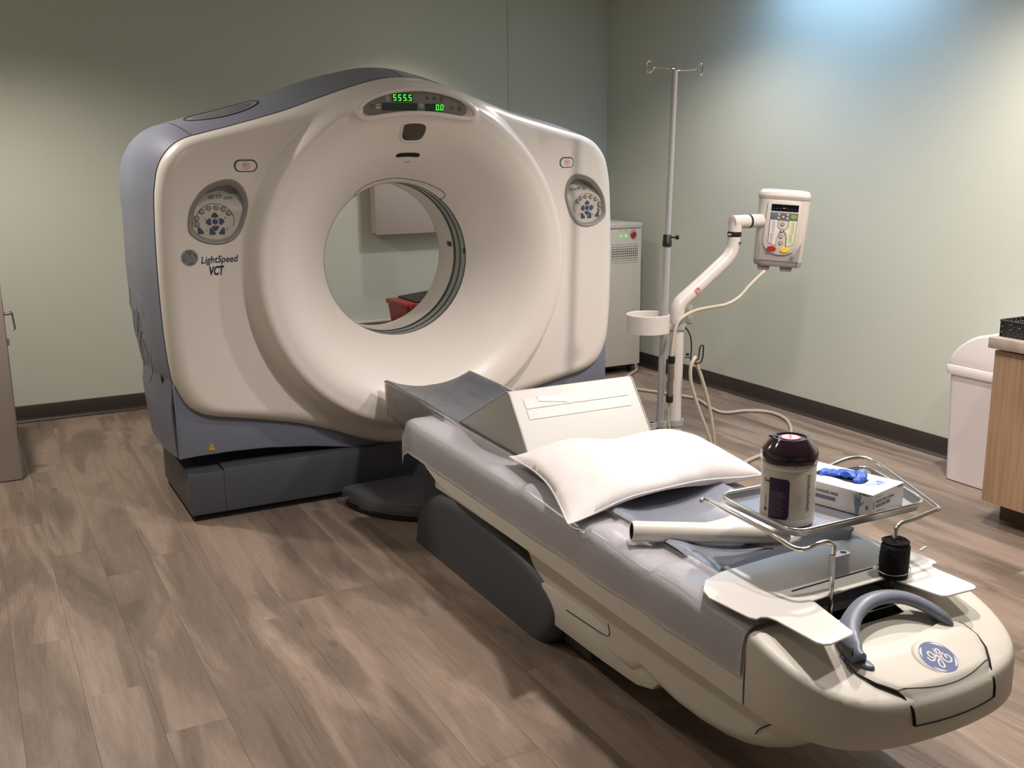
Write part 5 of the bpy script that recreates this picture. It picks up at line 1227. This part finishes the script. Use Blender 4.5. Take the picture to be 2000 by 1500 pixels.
# cup holder ring
bm = B(); seg_ = 48; a0, a1 = math.radians(24), math.radians(352)
rows = []
for (r, z) in ((.098, -.040), (.098, .040), (.095, .0425), (.092, .040), (.092, -.038)):
    rows.append([(2.683+r*math.cos(a0+(a1-a0)*k/seg_), PY-.03+r*math.sin(a0+(a1-a0)*k/seg_), .767+z) for k in range(seg_+1)])
grid(bm, rows); cyl(bm, (2.683, PY-.03, .729), .097, .005, 48); obj('round_holder', bm, 'injwhite', st)['label'] = 'round white open holder clipped to the pole'
# wheels base hidden behind the pillow, still built
bm = B(); lathe(bm, [(.075, .055), (.075, .075), (.045, .095), (.035, .115)], (2.867, PY, 0), 28)
for k in range(5):
    a = 2*PI*k/5+.5; tube(bm, [(2.867+.05*math.cos(a), PY+.05*math.sin(a), .075), (2.867+.24*math.cos(a), PY+.24*math.sin(a), .062)], [.024, .017], 12)
obj('base_hub', bm, 'injwhite', st)
for k in range(5):
    a = 2*PI*k/5+.5; bm = B(); cyl(bm, (2.867+.235*math.cos(a), PY+.235*math.sin(a), .027), .026, .022, 20, Matrix.Rotation(PI/2, 4, 'X') @ Matrix.Rotation(.4*k, 4, 'Y'), .004)
    tube(bm, [(2.867+.235*math.cos(a), PY+.235*math.sin(a), .03), (2.867+.235*math.cos(a), PY+.235*math.sin(a), .07)], .007, 8); obj('caster', bm, 'black', st)
# wire cable hook
bm = B(); tube(bm, cr([(2.885, PY-.034, .733), (2.900, PY-.040, .715), (2.918, PY-.040, .680), (2.924, PY-.040, .63), (2.922, PY-.040, .580), (2.930, PY-.042, .562), (2.950, PY-.05, .556), (2.972, PY-.05, .560), (2.982, PY-.05, .580), (2.986, PY-.05, .628), (2.978, PY-.05, .640), (2.966, PY-.05, .632), (2.960, PY-.05, .590), (2.955, PY-.05, .572)], 5), .0033, 8)
tube(bm, [(2.895, PY-.03, .588), (2.925, PY-.04, .586)], .003, 8); box(bm, (2.905, PY-.036, .602), (.014, .010, .012), .002); obj('wire_hook', bm, 'wire', st)
# cable between head and connector, connector in line
def cable(name, pts, r, label, m='cable', n=8): bm = B(); tube(bm, cr(pts, n), r, 10); return tag(obj(name, bm, m), label, 'cable', None)
q_ = PY-.05; q2 = -.038
cb = cable('cable', [(3.335, q_, .962), (3.295, q_, .935), (3.245, q_, .898), (3.186, q_, .849), (3.111, q_, .821), (3.006, q_, .814), (2.932, q_, .806), (2.865, q_-.01, .789), (2.828, q_-.01, .762), (2.808, q_-.01, .70), (2.797, q_-.01, .607)], .0078, 'beige cable sagging from the injector head down beside its post')
bm = B(); lathe(bm, [(.014, .575), (.0165, .578), (.0165, .607), (.013, .610)], (2.797, q_-.01, 0), 20); lathe(bm, [(.013, .392), (.0165, .395), (.0165, .425), (.014, .428)], (2.791, q_-.01, 0), 20); obj('connector_end', bm, 'black', cb)
bm = B(); lathe(bm, [(.0150, .500), (.0150, .575)], (2.796, q_-.01, 0), 20); lathe(bm, [(.0120, .492), (.0120, .500)], (2.795, q_-.01, 0), 20); lathe(bm, [(.0145, .428), (.0145, .492)], (2.792, q_-.01, 0), 20); obj('connector_body', bm, 'amber', cb)
cable('cable', [(2.791, q_-.01, .395), (2.793, q_, .32), (2.805, q_, .25), (2.812, q_, .17), (2.82, q_, .12)], .0045, 'thin beige cable hanging below the smoky connector by the post')
cable('cable', [(2.955, PY-.03, .575), (2.930, PY-.06, .588), (2.908, PY-.07, .570), (2.898, PY-.07, .53), (2.908, PY-.07, .462), (2.952, PY-.07, .345), (3.005, PY-.07, .23), (3.040, PY-.07, .14), (3.05, PY-.10, .045), (3.10, PY-.16, .012)], .0085, 'beige cable looped over the wire hook, left one of the hanging pair')
cable('cable', [(2.955, PY-.03, .578), (2.970, PY-.02, .572), (2.985, PY, .55), (3.022, PY, .466), (3.068, PY, .335), (3.100, PY, .200), (3.118, PY, .10), (3.14, PY-.05, .03), (3.25, PY-.12, .012)], .0085, 'beige cable looped over the wire hook, right one of the hanging pair')
cz = .011
cable('cable', [(4.095, 6.02, .075), (4.14, 5.98, .03), (4.10, 5.92, cz), (3.98, 5.82, cz), (3.83, 5.68, cz), (3.745, 5.50, cz), (3.815, 5.31, cz), (3.895, 5.14, cz), (3.925, 5.00, cz), (3.855, 4.77, cz), (3.860, 4.65, cz), (3.995, 4.625, cz), (4.09, 4.53, cz), (4.06, 4.36, cz), (3.91, 4.15, cz), (3.72, 3.99, cz), (3.53, 3.90, cz), (3.33, 3.83, cz), (3.15, 3.72, cz)], .0095, 'long beige cable winding over the wood floor from the corner cabinet')

# ================================================================== CORNER CABINET, OUTLET
up = thing('power_cabinet', (3.9, 6.2, 0), 'beige steel equipment cabinet with red button in the corner behind the scanner', 'cabinet')
ux0, ux1, uy0, uy1, uz0, uz1 = 3.66, 4.112, 5.90, 6.50, .062, 1.042
obj('body', boxb(ux0, ux1, uy0, uy1, uz0, uz1-.036, .004), 'ups', up); obj('lid', boxb(ux0-.003, ux1+.003, uy0-.004, uy1, uz1-.033, uz1, .004), 'ups', up)
obj('black_base_block', boxb(ux0+.03, ux1-.03, uy0+.03, uy1-.03, .045, uz0+.002), 'black', up)  # black block inset under the cabinet body
for x, y in ((ux0+.05, uy0+.06), (ux1-.05, uy0+.06), (ux0+.05, uy1-.06), (ux1-.05, uy1-.06)):
    bm = B(); cyl(bm, (x, y, .025), .024, .02, 18, Matrix.Rotation(PI/2, 4, 'Y'), .003); box(bm, (x, y, .047), (.03, .03, .012)); obj('caster', bm, 'black', up)
obj('levelling_foot', boxb(ux1-.035, ux1-.03, uy0-.001, uy0+.004, .002, .062), 'injwhite', up)
bm = B()
for i in range(14):
    for j in range(9):
        x = ux1-.036-.0155*i; z = .900-.0157*j; r = (.0026, .0036, .0044, .0050, .0050, .0046, .0038, .0030, .0024)[j]; prism(bm, ell(x, z, r, r, 10), uy0-.0012, uy0-.0002, 'Y')
vh = obj('vent_holes', bm, 'groove', up, smooth=False); vh['kind'] = 'stuff'
bm = B(); cyl(bm, (ux1-.070, uy0-.006, .962), .021, .012, 28, Matrix.Rotation(PI/2, 4, 'X'), .003); obj('red_button', bm, 'btnred', up)
bm = B(); tube(bm, [(ux1-.070+.027*math.cos(a), uy0-.001, .964+.027*math.sin(a)) for a in [PI*k/12 for k in range(-1, 14)]], .0012, 6); obj('button_arc', bm, 'keyrim', up)
for x, h in ((ux1-.128, .018), (ux1-.170, .012)): obj('status_light', boxb(x-.006, x+.006, uy0-.004, uy0, .958-h/2, .958+h/2, .002), 'led', up)
bm = text_bm('ALARM    ONLINE', .012, sx=.8); 
for v in bm.verts: v.co = Vector((ux1-.150+v.co.x, uy0-.0008, 1.0+v.co.y*.5-.006))
obj('small_print', bm, 'keyrim', up, smooth=False)
bm = text_bm('EMERGENCY', .012, sx=.8)
for v in bm.verts: v.co = Vector((ux1-.070+v.co.x*.7, uy0-.0008, 1.000+v.co.y*.5))
obj('small_print', bm, 'keyrim', up, smooth=False)
ot = thing('wall_outlet', (XR, 5.53, .445), 'ivory duplex outlet on the right wall behind the injector post', 'outlet')
bm = B(); prism(bm, rrect(.075, .118, .008, 4, 5.53, .45), XR-.006, XR-.0004, 'X', .002, 2); obj('cover_plate', bm, 'outlet', ot)
for z in (.475, .425):
    bm = B(); prism(bm, rrect(.034, .030, .010, 4, 5.53, z), XR-.0085, XR-.0055, 'X', .001, 1); so = obj('socket', bm, 'outlet', ot)
    bm = B()
    for dy in (-.007, .007): box(bm, (XR-.0087, 5.53+dy, z+.003), (.001, .0025, .009))
    box(bm, (XR-.0087, 5.53, z-.008), (.001, .005, .005)); obj('slots', bm, 'groove', so, smooth=False)

# ================================================================== RIGHT: OAK CABINET, COUNTER, BASKET, BIN
oc = thing('base_cabinet', (3.9, 2.0, 0), 'oak laminate base cabinet with brown toe kick along the right wall', 'cabinet')
bm = B(); box(bm, (3.93, 1.60, .415), (.62, 2.20, .632), .002); obj('carcass', bm, 'oak', oc)
for y0, y1 in ((2.135, 2.700), (1.565, 2.131), (.995, 1.561)):
    obj('door', boxb(3.600, 3.619, y0, y1, .102, .732, .002, 1), 'oak', oc)
obj('toe_kick', boxb(3.72, 3.74, .50, 2.695, .001, .10), 'kick', oc, smooth=False); obj('toe_side', boxb(3.74, 4.23, 2.675, 2.695, .001, .10), 'kick', oc, smooth=False)
ct = obj('countertop', boxb(3.570, 4.246, .48, 2.712, .7425, .787, .004), 'counter'); tag(ct, 'speckled grey-brown stone countertop on the oak base cabinet', 'countertop')
bk = thing('woven_basket', (3.75, 2.5, .787), 'low black woven plastic basket on the corner of the stone countertop', 'basket')
bx0, bx1, by0, by1, bz = 3.615, 3.86, 2.36, 2.694, .7875
def wallgrid(p0, p1, cols, rows_, h, out):
    """basket wall with open weave"""
    p0, p1 = Vector(p0), Vector(p1); dirv = (p1-p0)/cols; n_ = Vector(out)
    for i in range(cols+1):
        a = p0+dirv*i; box(bm, (a.x, a.y, bz+h/2), (.004+abs(dirv.y)*.0, .004, h))
    for i in range(cols):
        for j in range(rows_):
            if (i+j) % 2 == 0:
                a = p0+dirv*(i+.5); s = dirv*.5; hh2 = h/rows_; c = (a.x+n_.x*.0015, a.y+n_.y*.0015, bz+hh2*(j+.5)); box(bm, c, (max(.003, abs(dirv.x)*.86), max(.003, abs(dirv.y)*.86), hh2*.80))
            else:
                a = p0+dirv*(i+.5); c = (a.x, a.y, bz+h/rows_*(j+.5)); box(bm, c, (max(.0016, abs(dirv.x)), max(.0016, abs(dirv.y)), h/rows_*.35))
bm = B(); H_ = .062
wallgrid((bx0, by0, 0), (bx0, by1, 0), 26, 6, H_, (-1, 0, 0)); wallgrid((bx1, by0, 0), (bx1, by1, 0), 26, 6, H_, (1, 0, 0)); wallgrid((bx0, by0, 0), (bx1, by0, 0), 18, 6, H_, (0, -1, 0)); wallgrid((bx0, by1, 0), (bx1, by1, 0), 18, 6, H_, (0, 1, 0))
w_ = obj('woven_sides', bm, 'basket', bk, smooth=False); w_['kind'] = 'stuff'
obj('bottom', boxb(bx0, bx1, by0, by1, bz, bz+.003), 'basket', bk, smooth=False)
bm = B(); tube(bm, [(x, y, bz+H_+.002) for x, y in rcorner([(bx0-.004, by0-.004), (bx1+.004, by0-.004), (bx1+.004, by1+.004), (bx0-.004, by1+.004)], .012)], .0045, 8, closed=True); obj('rim', bm, 'basket', bk)
tc_ = thing('trash_bin', (4.08, 2.93, 0), 'white plastic swing-top trash bin between the oak cabinet and the wall', 'trash bin')
bm = B(); rows = []
def binsec(k, z): return [(4.085+x*k, 2.985+y*k2(k), z) for x, y in rrect(.262, .450, .035, 5)]
def k2(k): return k
for k, z in ((.86, .002), (.90, .006), (.905, .05), (.97, .50), (.98, .512)): rows.append(binsec(k, z))
V = grid(bm, rows, closed_u=True); bm.faces.new(V[0][::-1]); bm.faces.new(V[-1]); obj('bin_body', bm, 'binwhite', tc_)
bm = B(); rows = []
for k, z in ((1.0, .505), (1.04, .508), (1.055, .520), (1.05, .545), (1.03, .550)): rows.append(binsec(k, z))
V = grid(bm, rows, closed_u=True); bm.faces.new(V[0][::-1]); bm.faces.new(V[-1]); li = obj('lid_rim', bm, 'binwhite', tc_)
bm = B(); arc = [(2.985-.228+.456*k/20, .548+.165*math.sin(PI*k/20)**.62) for k in range(21)]
# dome: arched along y, rising from the rim
prism(bm, arc, 4.085-.128, 4.085+.128, 'X', .014, 3); obj('lid_dome', bm, 'binwhite', tc_, ang=45)
bm = B(); lathe(bm, [(.030, 0), (.026, .004), (.010, .006)], (4.085-.10, 2.90, .700), 24, Matrix.Rotation(-.9, 4, 'Y')); obj('finger_dimple', bm, 'binwhite', li)

# ================================================================== LEFT CUPBOARD
lc = thing('low_cupboard', (-.2, 5.6, 0), 'pale taupe low cupboard with chrome lever handle at the left edge of the room', 'cupboard')
obj('carcass', boxb(-.62, .120, 5.37, 5.95, .010, .965, .003), 'doorwhite', lc); obj('front_panel', boxb(-.62, .128, 5.352, 5.369, .004, .972, .002), 'doorwhite', lc)
sd = obj('side_door', boxb(.1205, .132, 5.385, 5.94, .04, .95, .003), 'doorwhite', lc)
bm = B(); tube(bm, [(.132, 5.42, .802), (.165, 5.42, .802)], .008, 12); tube(bm, cr([(.160, 5.42, .812), (.168, 5.42, .800), (.170, 5.42, .77), (.173, 5.42, .735), (.170, 5.42, .726), (.163, 5.42, .724)], 5), .0045, 10); obj('lever_handle', bm, 'chrome', sd)['label'] = 'chrome lever handle'
obj('latch_plate', boxb(.132, .142, 5.40, 5.43, .652, .684, .002), 'outlet', sd); obj('hinge', boxb(.132, .138, 5.375, 5.40, .20, .26, .001), 'chrome', lc); obj('foot_strip', boxb(.120, .136, 5.372, 5.94, .004, .13, .002), 'doorwhite', lc)

# ================================================================== BEHIND THE BORE
wbx = thing('wall_box', (2.72, YB, 1.3), 'white metal box mounted on the back wall seen through the bore', 'box')
obj('enclosure', boxb(2.395, 3.05, 6.44, YB-.001, 1.008, 1.62, .004), 'ups', wbx); obj('front_lid', boxb(2.385, 3.06, 6.425, 6.439, 1.002, 1.626, .003), 'doorwhite', wbx)
rl = obj('red_label', boxb(2.800, 2.822, 6.4235, 6.425, 1.022, 1.034), 'btnred', wbx, smooth=False)
dc = thing('dark_cabinet', (2.3, 6.25, 0), 'dark brown low cabinet with pale ledge behind the scanner bore', 'cabinet')
obj('carcass', boxb(1.40, 3.30, 6.02, 6.52, .002, .405, .004), 'darkbox', dc); obj('ledge', boxb(1.39, 3.31, 6.525, 6.555, .36, .425, .003), 'ups', dc)
obj('dark_top', boxb(1.39, 3.31, 6.0, 6.523, .405, .415, .003), 'darkbox', dc)
ce = thing('storage_crate', (2.7, 6.2, .4155), 'red plastic crate with black lid on the dark cabinet behind the bore', 'crate')
bm = B(); prism(bm, [(2.445, .4155), (2.875, .4155), (2.90, .585), (2.42, .585)], 6.03, 6.36, 'Y', .006, 1); obj('crate_body', bm, 'crate', ce)
bm = B(); box(bm, (2.665, 6.195, .578), (.50, .36, .030), .004)
for k in range(9): box(bm, (2.44+.055*k, 6.012, .575), (.022, .012, .030), .001)
obj('crate_rim', bm, 'crate', ce)
bm = B(); 
for sx, x0, x1 in ((1, 2.50, 2.70), (-1, 2.69, 2.905)): prism(bm, [(x0, .594 if sx > 0 else .614), (x1, .614 if sx > 0 else .594), (x1, .622 if sx > 0 else .602), (x0, .602 if sx > 0 else .622)], 6.06, 6.37, 'Y', .001, 1)
obj('crate_lid', bm, 'black', ce)
